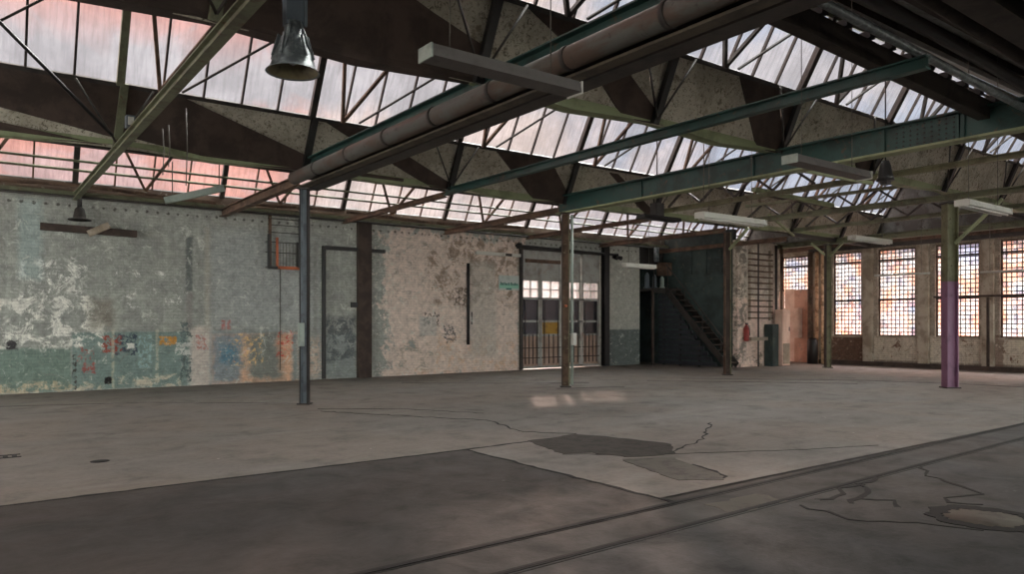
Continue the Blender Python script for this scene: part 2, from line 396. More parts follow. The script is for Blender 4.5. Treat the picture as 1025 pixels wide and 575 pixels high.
def add_poly(bm, pts, thick, mi=0):
    """solid slab of a planar polygon, thickened by vector thick"""
    t = V(thick)
    a = [bm.verts.new(V(p)) for p in pts]; b = [bm.verts.new(V(p)+t) for p in pts]
    n = len(a)
    bm.faces.new(a[::-1]).material_index = mi; bm.faces.new(b).material_index = mi
    for k in range(n): bm.faces.new((a[k], a[(k+1) % n], b[(k+1) % n], b[k])).material_index = mi

def add_ibeam(bm, p0, p1, w, h, tf=0.02, tw=0.012, mi=0):
    d, s, t, L = frame_of(p0, p1)
    off = t*(h/2-tf/2)
    add_bar(bm, V(p0)+off, V(p1)+off, w, tf, mi=mi)
    add_bar(bm, V(p0)-off, V(p1)-off, w, tf, mi=mi)
    add_bar(bm, p0, p1, tw, h-2*tf, mi=mi)

def obj(name, bm, m, parent=None, loc=None):
    bmesh.ops.recalc_face_normals(bm, faces=bm.faces[:])
    me = bpy.data.meshes.new(name); bm.to_mesh(me); bm.free()
    for mm in (m if isinstance(m, (list, tuple)) else [m]): me.materials.append(mm)
    o = bpy.data.objects.new(name, me); C.objects.link(o)
    if parent is not None:
        o.parent = parent
        o.matrix_parent_inverse = Matrix.Identity(4)
        o.location = -V(parent_loc(parent))
    return o

def parent_loc(o):
    l = V(o.location)
    while o.parent: o = o.parent; l = l+V(o.location)
    return l

def tag(o, label, cat, group=None, kind=None):
    if label: o['label'] = label
    if cat: o['category'] = cat
    if group: o['group'] = group
    if kind: o['kind'] = kind
    return o

def thing(name, label, cat, loc, group=None):
    o = bpy.data.objects.new(name, None); C.objects.link(o); o.location = loc; o.empty_display_size = .2
    return tag(o, label, cat, group)

def struct(name, bm, m, parent=None):
    o = obj(name, bm, m, parent)
    if parent is None: o['kind'] = 'structure'
    return o
def struct_empty(name, loc):
    o = bpy.data.objects.new(name, None); C.objects.link(o); o.location = loc; o['kind'] = 'structure'; return o

# ------------------------------------------------------------------ floor
UE = 27.4   # window wall plane
bm = bm_new()
def fl(x0, x1, y0, y1, mi):
    vs = [bm.verts.new((x, y, 0)) for x, y in ((x0, y0), (x1, y0), (x1, y1), (x0, y1))]
    bm.faces.new(vs).material_index = mi
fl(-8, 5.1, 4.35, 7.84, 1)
fl(5.1, UE, 4.62, 7.84, 0)
fl(-8, UE, 7.84, 23, 0)
# strip between the rails (slightly skew) and front
def quad(p, mi): bm.faces.new([bm.verts.new((*q, 0)) for q in p]).material_index = mi
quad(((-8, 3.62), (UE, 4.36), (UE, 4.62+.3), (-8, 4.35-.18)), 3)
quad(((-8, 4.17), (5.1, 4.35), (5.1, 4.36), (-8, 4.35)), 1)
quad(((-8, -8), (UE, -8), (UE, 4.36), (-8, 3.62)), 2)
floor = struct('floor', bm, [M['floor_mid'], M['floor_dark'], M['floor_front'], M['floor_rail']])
bm = bm_new(); add_box(bm, -8, UE, -8, 23, -.3, -.012); struct('floor', bm, M['floor_dark'])

def ribbon(name, pts, w, m, label=None, cat=None, z=.004, parent=None, jit=.0):
    bm = bm_new(); pts2 = []
    for a, b in zip(pts, pts[1:]):
        n = max(1, int((V(b)-V(a)).length/.12)) if jit else 1
        for k in range(n): pts2.append(V(a).lerp(V(b), k/n))
    pts2.append(V(pts[-1]))
    pr = None
    for i, p in enumerate(pts2):
        d = (pts2[min(i+1, len(pts2)-1)]-pts2[max(i-1, 0)]).normalized(); s = V((-d.y, d.x))
        if jit and 0 < i < len(pts2)-1: p = p+s*rnd.uniform(-jit, jit)
        ww = w*(rnd.uniform(.35, 1.2) if jit else 1)
        cur = [bm.verts.new((*(p+s*ww/2), z)), bm.verts.new((*(p-s*ww/2), z)), bm.verts.new((*(p+s*ww*.3), -.01)), bm.verts.new((*(p-s*ww*.3), -.01))]
        if pr:
            bm.faces.new((pr[0], pr[1], cur[1], cur[0])); bm.faces.new((pr[1], pr[3], cur[3], cur[1])); bm.faces.new((pr[2], pr[0], cur[0], cur[2]))
        pr = cur
    o = obj(name, bm, m, parent)
    if label: tag(o, label, cat)
    return o
def on_floor(name, pts, w, m, jit=.02):
    o = ribbon(name, pts, w, m, parent=floor, jit=jit)
    return o
on_floor('expansion_joint', [(-8, 7.84), (5.1, 7.84), (7.0, 7.9)], .05, M['crack'], .012)
on_floor('expansion_joint', [(5.1, 7.84), (5.08, 4.4)], .05, M['crack'], .02)
on_floor('expansion_joint', [(-1, 17.7), (3.0, 16.3), (5.4, 14.3)], .035, M['crack'], .01)
on_floor('crack', [(5.2, 12.8), (6.1, 11.3), (6.9, 10.0), (6.6, 8.6), (7.1, 8.0)], .035, M['crack'], .05)
on_floor('crack', [(5.3, 13.2), (6.6, 12.2), (7.4, 10.8)], .03, M['crack'], .04)
on_floor('expansion_joint', [(9.4, 17.6), (11.4, 15.9), (13.4, 14.6)], .05, M['crack'], .01)
on_floor('expansion_joint', [(11.6, 13.8), (13.3, 13.2)], .05, M['crack'], .01)
on_floor('expansion_joint', [(16.6, 14.2), (20.2, 10.6), (21.0, 8.3), (21.4, 6)], .05, M['crack'], .012)
on_floor('expansion_joint', [(15.2, 14.2), (17.4, 11.9), (18.9, 10.2)], .06, M['crack'], .02)
on_floor('crack', [(6.9, 6.1), (7.4, 6.3), (8.2, 6.6), (9.6, 7.6)], .03, M['crack'], .04)
on_floor('crack', [(7.6, 3.9), (7.15, 3.8), (6.85, 3.55), (6.55, 3.5), (6.3, 3.45)], .07, M['crack'], .06)
on_floor('crack', [(7.15, 3.8), (6.8, 3.85), (6.6, 3.72), (6.2, 3.72)], .05, M['crack'], .06)
on_floor('crack', [(6.55, 3.5), (6.7, 3.3), (6.5, 3.15)], .05, M['crack'], .05)
on_floor('crack', [(5.9, 3.7), (5.8, 3.2), (6.2, 2.7), (6.3, 2.4)], .04, M['crack'], .05)
on_floor('crack', [(7.9, 3.3), (7.64, 2.93), (7.2, 3.08), (7.05, 2.97), (7.2, 2.75)], .05, M['crack'], .02)
on_floor('crack', [(8.6, 3.9), (8.1, 3.6), (7.9, 3.3)], .04, M['crack'], .04)

on_floor('crack', [(6.2, 4.80), (6.38, 4.86), (6.5, 5.1), (6.6, 5.5)], .05, M['crack'], .02)
on_floor('crack', [(5.85, 6.85), (6.2, 6.6), (6.6, 6.3), (7.0, 6.05)], .035, M['crack'], .03)
on_floor('expansion_joint', [(7.0, 6.05), (8.5, 5.3), (9.6, 4.9)], .02, M['crack'], .01)
# asphalt repairs
def patch(name, pts, m, label, cat, z=.006):
    bm = bm_new(); P2 = []
    n = len(pts)
    for i in range(n):
        a, b = V(pts[i]), V(pts[(i+1) % n]); k = max(2, int((b-a).length/.12))
        for j in range(k):
            p = a.lerp(b, j/k)+V((rnd.uniform(-.035, .035), rnd.uniform(-.035, .035))); P2.append((*p, -.01))
    add_poly(bm, P2, (0, 0, z+.01))
    return tag(obj(name, bm, m), label, cat)
patch('asphalt_patch', [(6.11, 7.9), (7.07, 7.97), (7.35, 7.3), (7.5, 6.57), (6.97, 6.03), (6.34, 6.25), (6.2, 6.75), (5.9, 6.9)],
      M['asphalt'], 'large black asphalt repair patch in the middle of the concrete floor', 'floor patch')
patch('asphalt_patch', [(6.25, 6.2), (6.75, 5.9), (6.45, 5.0), (6.2, 4.78), (5.85, 5.05), (6.05, 5.9)],
      worn('asphalt_grey', lin((104, 98, 92)), lin((86, 80, 76)), 5, .5, .95, bump=.6),
      'smaller grey asphalt patch reaching from the large black patch towards the rails', 'floor patch', .005)
# oval ring patch at right foreground
bm = bm_new(); ring = []
for k in range(48):
    a = 2*math.pi*k/48
    ro = 1+rnd.uniform(-.08, .08); wi = .70+rnd.uniform(-.1, .1)
    c0 = V((6.72, 2.55)); ex = V((.42, 0)); ey = V((0, .42))
    ring.append((c0+(ex*math.cos(a)+ey*math.sin(a))*ro, c0+(ex*math.cos(a)+ey*math.sin(a))*wi*ro))
vs = [[bm.verts.new((*o_, -.01)), bm.verts.new((*o_, .006)), bm.verts.new((*i_, .006)), bm.verts.new((*i_, -.01))] for o_, i_ in ring]
for k in range(48):
    a, b = vs[k], vs[(k+1) % 48]
    for j in range(3): bm.faces.new((a[j], b[j], b[j+1], a[j+1]))
mh = thing('manhole_surround', 'round manhole patch ringed by broken black asphalt at the right foreground', 'manhole', (6.72, 2.55, 0))
obj('asphalt_ring', bm, M['crack'], mh)
bm = bm_new(); add_lathe(bm, (6.72, 2.55, 0), [(.001, .004), (.30, .004), (.30, -.01)], 32); obj('cover', bm, M['palepatch'], mh)

patch('floor_slab', [(5.25, 4.2), (6.0, 4.22), (5.95, 3.86), (5.15, 3.84)], M['palepatch'], 'small pale brown concrete infill between the two rails', 'floor patch', .003)
bm = bm_new()
for k in range(6): add_box(bm, .02+k*.09, .07+k*.09, 10.6, 10.78, -.01, .006)
add_box(bm, 0, .56, 10.58, 10.6, -.01, .008); add_box(bm, 0, .56, 10.78, 10.8, -.01, .008)
tag(obj('floor_drain', bm, M['railsteel']), 'small dark floor drain grate at the left edge', 'drain')
bm = bm_new(); add_lathe(bm, (1.27, 9.7, 0), [(.0, .004), (.10, .004), (.11, -.01)], 14); tag(obj('round_floor_lid', bm, M['crack']), 'small dark round cap in the floor near the left edge', 'floor cap')
# rails
for (y0, y1, lab, off) in ((4.17, 4.85, 'farther of the two narrow gauge rails sunk in the floor', 0), (3.60, 4.34, 'nearer of the two narrow gauge rails sunk in the floor', 0)):
    r = thing('floor_rail', lab, 'rail', (0, y0, 0), 'narrow gauge rails in the concrete floor')
    a = V((-8, y0, 0)); b = V((UE-.1, y1, 0))
    bm = bm_new(); add_bar(bm, a+V((0, .02, -.004)), b+V((0, .02, -.004)), .03, .016); obj('rail_head', bm, M['railsteel'], r)
    bm = bm_new(); add_bar(bm, a+V((0, -.012, -.004)), b+V((0, -.012, -.004)), .028, .016); obj('flange_groove', bm, M['crack'], r)
    bm = bm_new(); add_bar(bm, a+V((0, -.055, -.005)), b+V((0, -.055, -.005)), .014, .016); obj('guard_strip', bm, M['railsteel'], r)

# ------------------------------------------------------------------ walls
HW = 4.6
bm = bm_new()
# left wall with the door opening 15.26..18.93 x 0..4.12
add_box(bm, -8, 15.24, 20, 20.3, 0, HW); add_box(bm, 18.95, 21, 20, 20.3, 0, HW); add_box(bm, 15.24, 18.95, 20, 20.3, 4.14, HW)
struct('wall_left', bm, M['wall_left'])
bm = bm_new()
add_box(bm, 20.98, UE+.3, 20.0, 20.3, 3.9, HW)
struct('trim_1', bm, M['darkwall'])
# timber wall plate and ledge
bm = bm_new()
add_box(bm, -8, UE, 19.82, 20.32, HW, HW+.09); add_box(bm, -8, UE, 19.93, 20.12, HW+.09, HW+.27)
struct('trim_2', bm, M['plate'])
bm = bm_new(); add_box(bm, -8, UE, 19.72, 19.86, HW-.05, HW+.035); struct('trim_3', bm, M['palegreen'])
bm = bm_new(); add_tube(bm, [(-8, 19.78, HW-.08), (UE, 19.78, HW-.08)], .03); struct('trim_4', bm, M['darksteel'])
# loose boards lying along the plate
for (a, b, z, tilt) in ((-.5, 2.2, 4.74, .05), (2.3, 5.2, 4.72, -.06), (5.6, 8.6, 4.75, .04), (8.8, 11.6, 4.72, -.04), (11.8, 15, 4.74, .05)):
    bm = bm_new(); add_bar(bm, (a, 19.76, z-tilt), (b, 19.72, z+tilt), .05, .07)
    tag(obj('loose_board', bm, M['rustbeam']), 'weathered board lying on the wall plate above the painted wall, '
        + {-.5: 'farthest left', 2.3: 'second from the left', 5.6: 'behind the left steel column', 8.8: 'above the dark wall pilaster', 11.8: 'left of the tall doors'}[a], 'board', 'loose boards along the top of the left wall')

# window wall
WIN = [(16.75, 18.06), (14.64, 15.77), (12.66, 14.01), (10.58, 11.98), (8.45, 9.96), (6.3, 7.7), (4.1, 5.5), (1.9, 3.3), (-.3, 1.1)]
ZS, ZT = 1.11, 4.33
bm = bm_new()
ys = [23.0]
for a, b in WIN:
    add_box(bm, UE, UE+.35, b, ys[-1], 0, HW)
    add_box(bm, UE, UE+.35, a, b, 0, ZS); add_box(bm, UE, UE+.35, a, b, ZT, HW)
    ys.append(a)
add_box(bm, UE, UE+.35, -8, ys[-1], 0, HW)
struct('wall_right', bm, M['wall_right'])
bm = bm_new()   # shallow piers
prev = 18.4
for a, b in WIN[1:]:
    pass
for (a, b) in ((15.95, 16.55), (14.15, 14.5), (12.15, 12.5), (10.1, 10.45), (7.85, 8.3), (5.65, 6.1)):
    add_box(bm, UE-.16, UE, a, b, 0, HW-.1)
struct('trim_5', bm, M['paleplaster'])
bm = bm_new(); add_box(bm, UE-.22, UE, -8, 16.5, 0, .16); struct('baseboard_right', bm, M['darkbrown'])
bm = bm_new(); add_bar(bm, (UE-.3, -8, ZT+.12), (UE-.3, 16.6, ZT+.12), .12, .14); struct('trim_6', bm, M['darksteel'])
bm = bm_new(); add_box(bm, UE-.2, UE-.02, -8, 20, HW-.1, HW+.06); struct('trim_7', bm, M['rustbeam'])

for i, (a, b) in enumerate(WIN):
    w = struct_empty('window_%d' % (i+1), (UE+.1, (a+b)/2, ZS))
    x = UE+.12
    bm = bm_new()
    t = .05
    add_box(bm, x-.03, x+.03, a, a+t, ZS, ZT); add_box(bm, x-.03, x+.03, b-t, b, ZS, ZT)
    add_box(bm, x-.03, x+.03, a, b, ZS, ZS+t); add_box(bm, x-.03, x+.03, a, b, ZT-t, ZT)
    obj('window_frame', bm, M['rustbeam'], w)
    for z, n_ in ((3.93, 't'), (2.46, 't')):
        bm = bm_new(); add_box(bm, x-.05, x+.03, a, b, z-.03, z+.03); obj('transom', bm, M['blacksteel'], w)
    bm = bm_new()
    nc = round((b-a)/.148)
    for k in range(1, nc):
        y = a+(b-a)*k/nc; add_box(bm, x-.012, x+.012, y-.014, y+.014, ZS, ZT)
    nr = round((ZT-ZS)/.155)
    for k in range(1, nr):
        z = ZS+(ZT-ZS)*k/nr; add_box(bm, x-.012, x+.012, a, b, z-.014, z+.014)
    obj('glazing_grid', bm, M['blacksteel'], w)
    bm = bm_new(); add_box(bm, x+.004, x+.008, a+.02, b-.02, ZS, ZT); obj('pane', bm, M['winglass'], w)
    bm = bm_new(); add_box(bm, UE-.05, UE+.1, a-.03, b+.03, ZS-.06, ZS); obj('window_sill', bm, M['paleplaster'], w)

# unseen walls behind the camera and far left; openings added to light the hall
bm = bm_new()
WB = [(-6, -2.5), (-1, 2.5), (4, 7.5), (9, 12.5), (14, 17.5), (19, 22.5), (23.5, 26.5)]
xs = -8
for a, b in WB:
    add_box(bm, xs, a, -8.3, -8, 0, HW+2); add_box(bm, a, b, -8.3, -8, 0, 1.0); add_box(bm, a, b, -8.3, -8, 4.3, HW+2); xs = b
add_box(bm, xs, UE, -8.3, -8, 0, HW+2)
struct('wall_back', bm, M['wall_plain'])
bm = bm_new(); ys_ = -8.3
for a, b in ((5.5, 8.5), (9.5, 12.5), (13.5, 16.5), (17.2, 19.4)):  # openings added so light grazes the left wall and far floor
    add_box(bm, -8.3, -8, ys_, a, 0, 7.2); add_box(bm, -8.3, -8, a, b, 0, 1.0); add_box(bm, -8.3, -8, a, b, 4.4, 7.2); ys_ = b
add_box(bm, -8.3, -8, ys_, 20.3, 0, 7.2); struct('wall_end', bm, M['wall_plain'])

# stair block and alcove
bm = bm_new(); add_box(bm, 22.35, 24.9, 16.5, 16.7, 0, HW+.0); struct('wall_stairwell', bm, M['block'])
bm = bm_new(); add_box(bm, 22.35, 22.55, 16.7, 23, 0, HW+.4); struct('wall_stair_side', bm, M['greenwall'])
bm = bm_new(); add_box(bm, 24.7, 24.9, 16.7, 20, 0, HW); struct('wall_block_side', bm, M['block'])
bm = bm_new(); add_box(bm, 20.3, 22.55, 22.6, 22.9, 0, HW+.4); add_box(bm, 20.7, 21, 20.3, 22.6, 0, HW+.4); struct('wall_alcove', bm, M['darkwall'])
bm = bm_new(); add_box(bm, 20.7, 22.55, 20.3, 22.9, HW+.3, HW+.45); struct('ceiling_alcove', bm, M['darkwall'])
# horizontal frame strips on the green wall
bm = bm_new(); add_box(bm, 22.30, 22.35, 16.7, 20, 3.35, 3.45)
for y in (17.2, 17.9, 18.6, 19.3): add_box(bm, 22.31, 22.35, y-.03, y+.03, 3.4, 4.5)
struct('trim_8', bm, M['greenwall'])

# ------------------------------------------------------------------ roof
ROWS = [  # valley (y,h), kerb top (y,h), ridge (y,h)
    ((20.0, 4.6), (20.0, 4.88), (19.52, 5.71)),
    ((14.2, 4.6), (13.8, 5.58), (13.12, 6.76)),
    ((8.1, 4.76), (7.7, 5.79), (7.02, 6.97)),
    ((2.1, 4.6), None, None)]
NODES = [-7.8, -4.5, -1.2, 2.1, 5.4, 8.75, 12.15, 15.4, 18.8, 22.0, 25.0, 27.4]

def slope(y0, z0, y1, z1, name, m, xs0=-8.2, xs1=UE+.4, th=.14):
    bm = bm_new()
    add_poly(bm, [(xs0, y0, z0), (xs0, y1, z1), (xs1, y1, z1), (xs1, y0, z0)], (0, 0, th))
    return struct(name, bm, m)
slope(19.52, 5.74, 14.40, 4.76, 'ceiling_north', M['soffit'])
slope(13.12, 6.84, 8.18, 4.84, 'ceiling_middle', M['soffit'])
slope(7.02, 7.05, 2.0, 4.95, 'ceiling_south', M['soffit'])
slope(2.0, 4.95, -8.3, 5.8, 'ceiling_behind', M['soffit'])
# joists and purlins under the slopes
def joists(y0, z0, y1, z1, n, name, w=.1, h=.16, mat='joist'):
    bm = bm_new()
    for k in range(n):
        t = (k+.5)/n
        y = y0+(y1-y0)*t; z = z0+(z1-z0)*t
        add_box(bm, -8, UE, y-w/2, y+w/2, z-h-.02, z+.02)
    o = obj(name, bm, M[mat]); o['kind'] = 'structure'; return o
joists(19.2, 5.67, 14.7, 4.75, 5, 'trim_9', .08, .07)
joists(12.6, 6.63, 8.6, 5.01, 4, 'trim_10', .08, .08)
joists(6.6, 6.87, 2.4, 5.12, 6, 'trim_11', .12, .12)

def kerb(row, u, t, out=0.0):
    (yv, hv), (yg, hg), _ = ROWS[row]
    return V((u, yv+(yg-yv)*t-out, hv+(hg-hv)*t))
cnt = [12]
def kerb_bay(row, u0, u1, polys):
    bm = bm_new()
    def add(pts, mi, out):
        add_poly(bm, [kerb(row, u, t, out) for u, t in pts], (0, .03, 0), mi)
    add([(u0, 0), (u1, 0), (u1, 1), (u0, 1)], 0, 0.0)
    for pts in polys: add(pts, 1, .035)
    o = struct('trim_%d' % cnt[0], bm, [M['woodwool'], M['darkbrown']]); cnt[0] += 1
    return o

def clean_band(uN, uTopL, uTopR, u0):
    return [(uTopL, 1), (uTopR, 1), (uN, .12), (uN, 0), (uN-.9, 0)]
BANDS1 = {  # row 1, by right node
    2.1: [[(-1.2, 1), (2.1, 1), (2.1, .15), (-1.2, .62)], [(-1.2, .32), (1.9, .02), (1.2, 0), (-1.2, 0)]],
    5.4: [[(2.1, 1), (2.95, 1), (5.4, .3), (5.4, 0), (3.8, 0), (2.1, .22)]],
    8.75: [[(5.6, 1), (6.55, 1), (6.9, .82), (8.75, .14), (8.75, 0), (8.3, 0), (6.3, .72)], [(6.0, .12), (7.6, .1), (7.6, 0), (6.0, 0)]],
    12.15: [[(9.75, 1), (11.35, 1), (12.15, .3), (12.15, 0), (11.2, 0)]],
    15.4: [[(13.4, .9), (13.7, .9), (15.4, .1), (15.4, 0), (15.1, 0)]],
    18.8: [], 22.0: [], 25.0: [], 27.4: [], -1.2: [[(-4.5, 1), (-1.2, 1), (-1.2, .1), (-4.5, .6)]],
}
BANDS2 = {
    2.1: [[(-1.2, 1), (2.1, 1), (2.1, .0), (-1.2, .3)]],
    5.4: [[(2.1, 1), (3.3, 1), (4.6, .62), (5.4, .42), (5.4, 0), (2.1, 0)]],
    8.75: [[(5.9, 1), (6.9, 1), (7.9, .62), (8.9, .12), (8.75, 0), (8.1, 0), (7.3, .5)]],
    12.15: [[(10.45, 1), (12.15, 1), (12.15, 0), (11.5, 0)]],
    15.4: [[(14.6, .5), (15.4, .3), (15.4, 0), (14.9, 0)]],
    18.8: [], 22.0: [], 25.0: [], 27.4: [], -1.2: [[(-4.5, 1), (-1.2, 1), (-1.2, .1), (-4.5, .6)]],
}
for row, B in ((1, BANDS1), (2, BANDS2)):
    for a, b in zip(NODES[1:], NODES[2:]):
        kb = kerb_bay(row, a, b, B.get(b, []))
        # node post and fanned rods
        def part(name, bm, m): return obj(name, bm, M[m], kb)
        if row == 1 and b == 2.1:
            bm = bm_new(); add_tube(bm, [(2.0, 13.85, 4.72), (.44, 13.3, 6.05), (-.6, 13.0, 6.7)], .03, 8); part('tie_rod', bm, 'blacksteel')
        o = .09
        bm = bm_new(); add_bar(bm, kerb(row, b, -.02, o), kerb(row, b+.06, 1.0, o), .09, .12, (1, 0, 0)); part('post', bm, 'blacksteel' if b > 3 else 'palegreen')
        if row == 1 and b in (8.75, 15.4, 2.1, 22.0) or row == 2:
            for du, t in ((-1.3, .95), (1.0, .95)):
                bm = bm_new(); add_tube(bm, [kerb(row, b, .03, o+.05), kerb(row, b+du*.5, t, o+.03)], .018, 6); part('brace_rod', bm, 'darksteel')
# first-row timber closing strip on the left wall above the plate is trim_2

# skylight bays
wn = [len(WIN)+1]
for row in (0, 1, 2):
    (_, _), (y0, z0), (y1, z1) = ROWS[row]
    nodes = NODES[1:]
    for bi, (a, b) in enumerate(zip(nodes, nodes[1:])):
        w = struct_empty('window_%d' % wn[0], (a, y0, z0)); wn[0] += 1
        dirv = (V((0, y1, z1))-V((0, y0, z0))); L = dirv.length; dirv.normalize()
        nrm = V((0, -dirv.z, dirv.y))   # towards the inside (−y, down)
        if nrm.y > 0: nrm = -nrm
        P0 = lambda u, t, o=0: V((u, y0, z0))+dirv*(t*L)+nrm*o
        bm = bm_new(); add_poly(bm, [P0(a, 0), P0(b, 0), P0(b, 1), P0(a, 1)], nrm*-.008); obj('pane', bm, M['skyglass'], w)
        bars = 5 if row else 4
        for k in range(1, bars):
            u = a+(b-a)*k/bars
            bm = bm_new(); add_bar(bm, P0(u, 0, .02), P0(u, 1, .02), .035, .05, nrm); obj('glazing_bar', bm, M['darksteel'] if row else M['rustbeam'], w)
        bm = bm_new(); add_bar(bm, P0(b, 0, .06), P0(b, 1, .06), .12, .10, nrm); obj('rafter', bm, M['palegreen'] if row and b < 3 else M['darksteel'], w)
        bm = bm_new(); add_bar(bm, P0(a, 0, .02), P0(b, 0, .02), .07, .08, nrm); obj('sill_bar', bm, M['darksteel'], w)
        bm = bm_new(); add_bar(bm, P0(a, 1, .02), P0(b, 1, .02), .10, .12, nrm); obj('ridge_bar', bm, M['palegreen'] if row else M['darksteel'], w)
        # V braces between the rafters, just inside the glass
        mid = a+(b-a)*.18 if row == 1 else a+(b-a)*.35
        for (u0, u1) in ((mid, a+.12), (mid, mid+.75)) if row else ((a+(b-a)*.45, a+(b-a)*.3), (a+(b-a)*.45, a+(b-a)*.6)):
            bm = bm_new(); add_bar(bm, P0(u0, 0.02, .12), P0(u1+.25*(row > 0)*(u1 < u0), .98, .12), .06, .06, nrm); obj('brace', bm, M['rustbeam'] if row < 2 else M['darksteel'], w)
        if row:
            bm = bm_new(); add_bar(bm, P0(mid+.35, .05, .1), P0(mid+1.75, .92, .1), .035, .035, nrm); obj('brace_rod', bm, M['darksteel'], w)
        if row == 0:
            for t in (.38, .62):
                bm = bm_new(); add_bar(bm, P0(a, t, .14), P0(b, t, .14), .05, .045, nrm); obj('rail', bm, M['palegreen'], w)
        if row == 2:
            for t in (.66, .84):
                bm = bm_new(); add_bar(bm, P0(a, t, .2), P0(b, t, .2), .05, .07, nrm); obj('rail', bm, M['darksteel'], w)

# gable fill above the window wall and the far left end
def gable(x0, x1, name, m):
    bm = bm_new()
    pts = [(20.3, HW), (20.3, 4.88), (19.52, 5.74), (14.2, 4.66), (13.8, 5.60), (13.12, 6.80), (8.1, 4.66), (7.7, 5.8), (7.02, 7.0), (2.0, 4.66), (-8, 5.6), (-8, HW)]
    add_poly(bm, [(x0, y, z) for y, z in pts], (x1-x0, 0, 0))
    struct(name, bm, m)
gable(UE+.02, UE+.3, 'wall_gable', M['soffit'])

# valley gutters: pale green box members, one per row and bay
ordn = {2.1: 'the far left hanging lamp side', }
place1 = {-1.2: 'at the left edge of the picture', 2.1: 'beside the left edge of the picture', 5.4: 'just left of the rusty double girder', 8.75: 'behind the rusty double girder',
          12.15: 'between the rusty double girder and the teal girder', 15.4: 'just right of the teal girder end', 18.8: 'over the brown and green column', 22.0: 'right of the brown and green column', 25.0: 'over the far corner column', 27.4: 'meeting the window wall'}
for row, yv, rn in ((1, 14.2, 'farther'), (2, 8.1, 'nearer')):
    for a, b in zip(NODES[1:], NODES[2:]):
        bm = bm_new()
        # a shallow box that falls towards its node
        d0, d1 = .085, .04
        zt = 4.73 if row == 1 else 4.86
        for s0, s1, h0, h1 in ((a+.02, (a+b)/2, d1, d0), ((a+b)/2, b-.02, d0, d1)):
            add_poly(bm, [(s0, yv-.05, zt), (s1, yv-.05, zt), (s1, yv-.05, zt-h1*2), (s0, yv-.05, zt-h0*2)], (0, .22, 0))
        o = obj('valley_gutter', bm, M['limegreen'] if row == 1 or b > 6 else M['darkbrown'])
        tag(o, 'pale green gutter in the %s valley, %s' % (rn, place1[b] if row == 1 else place1[b].replace('over the brown and green column', 'ending over the purple column').replace('right of the brown and green column', 'right of the purple column').replace('over the far corner column', 'far right near the windows')), 'gutter', 'valley gutters of the sawtooth roof')

# ------------------------------------------------------------------ girders
def girder_thing(name, label, loc, group=None): return thing(name, label, 'beam', loc, group)

# u=12.15 teal plate girder
g = girder_thing('plate_girder', 'long teal riveted plate girder running from the middle column to the upper right', (12.15, 14.2, 4.36))
bm = bm_new(); add_bar(bm, (12.15, 14.35, 4.58), (12.15, -8, 4.58), .03, .42); obj('web', bm, M['teal'], g)
bm = bm_new(); add_bar(bm, (12.15, 14.35, 4.79), (12.15, -8, 4.79), .24, .03); obj('top_flange', bm, M['teal'], g)
bm = bm_new(); add_bar(bm, (12.15, 14.35, 4.365), (12.15, -8, 4.365), .26, .035); obj('bottom_flange', bm, M['limegreen'], g)
for y in (11.5, 8.6, 6.1, 4.9, 2.5, 0, -3):
    bm = bm_new(); add_bar(bm, (12.12, y, 4.38), (12.12, y, 4.78), .04, .05, (0, 1, 0)); obj('stiffener', bm, M['teal'], g)
bm = bm_new(); add_box(bm, 12.10, 12.13, 4.95, 5.95, 4.39, 4.77)
for i in range(9):
    for j in range(5):
        y = 5.02+i*.107; z = 4.43+j*.075
        add_box(bm, 12.085, 12.10, y-.011, y+.011, z-.011, z+.011, 1)
obj('splice_plate', bm, [M['teal'], M['blacksteel']], g)

# u=5.4 double girder with duct
g = girder_thing('double_girder', 'heavy rust-streaked double girder running over the left column to the top centre', (5.4, 14.2, 4.4))
bm = bm_new(); add_ibeam(bm, (5.5, 14.14, 4.67), (5.5, -8, 4.67), .2, .34); obj('upper_beam', bm, M['teal'], g)
bm = bm_new(); add_ibeam(bm, (5.62, 14.3, 4.37), (5.62, -8, 4.37), .26, .22); obj('lower_beam', bm, M['darksteel'], g)
bm = bm_new(); add_bar(bm, (5.35, 14.3, 4.27), (5.35, -8, 4.27), .16, .03); obj('ledge', bm, M['ledge'], g)
g = thing('pipe_duct', 'round rusty grey duct running along the side of the double girder', 'duct', (5.25, 14.2, 4.45))
bm = bm_new(); add_tube(bm, [(5.22, 14.2, 4.44), (5.22, -8, 4.44)], .125, 18); obj('tube', bm, M['duct'], g)
for y in (13, 11.6, 10.2, 8.8, 7.4, 6.0, 4.6, 3.2):
    bm = bm_new(); add_tube(bm, [(5.22, y-.03, 4.44), (5.22, y+.03, 4.44)], .136, 18); obj('clamp_band', bm, M['darksteel'], g)

# continuing light beams in the far bay + intermediate ties
def tie(u, y0, y1, z, w, h, m, label, name='tie_beam', du=0):
    bm = bm_new(); add_ibeam(bm, (u, y0, z), (u+du, y1, z), w, h)
    return tag(obj(name, bm, M[m]), label, 'beam', 'cross beams under the roof')
tie(5.4, 19.9, 14.4, 4.45, .16, .2, 'rustbeam', 'rusty brown beam from the left column to the painted wall')
tie(12.15, 19.9, 14.4, 4.45, .14, .16, 'rustbeam', 'rusty brown beam from the middle column to the painted wall')
tie(2.1, 19.9, -8, 4.53, .12, .14, 'palegreen', 'pale green cross beam at upper left with a small box hung on it')
tie(-1.2, 19.9, -8, 4.5, .12, .14, 'palegreen', 'pale green cross beam beyond the left edge')
tie(8.75, 19.9, 14.3, 4.5, .10, .12, 'rustbeam', 'thin rusty cross beam between the left and the middle column, ending at the wall')
tie(8.75, 14.3, 3.9, 4.55, .12, .15, 'teal', 'slim teal cross beam between the double girder and the teal plate girder')
tie(15.4, 19.9, 14.3, 4.5, .12, .12, 'rustbeam', 'rusty cross beam above the tall doors')
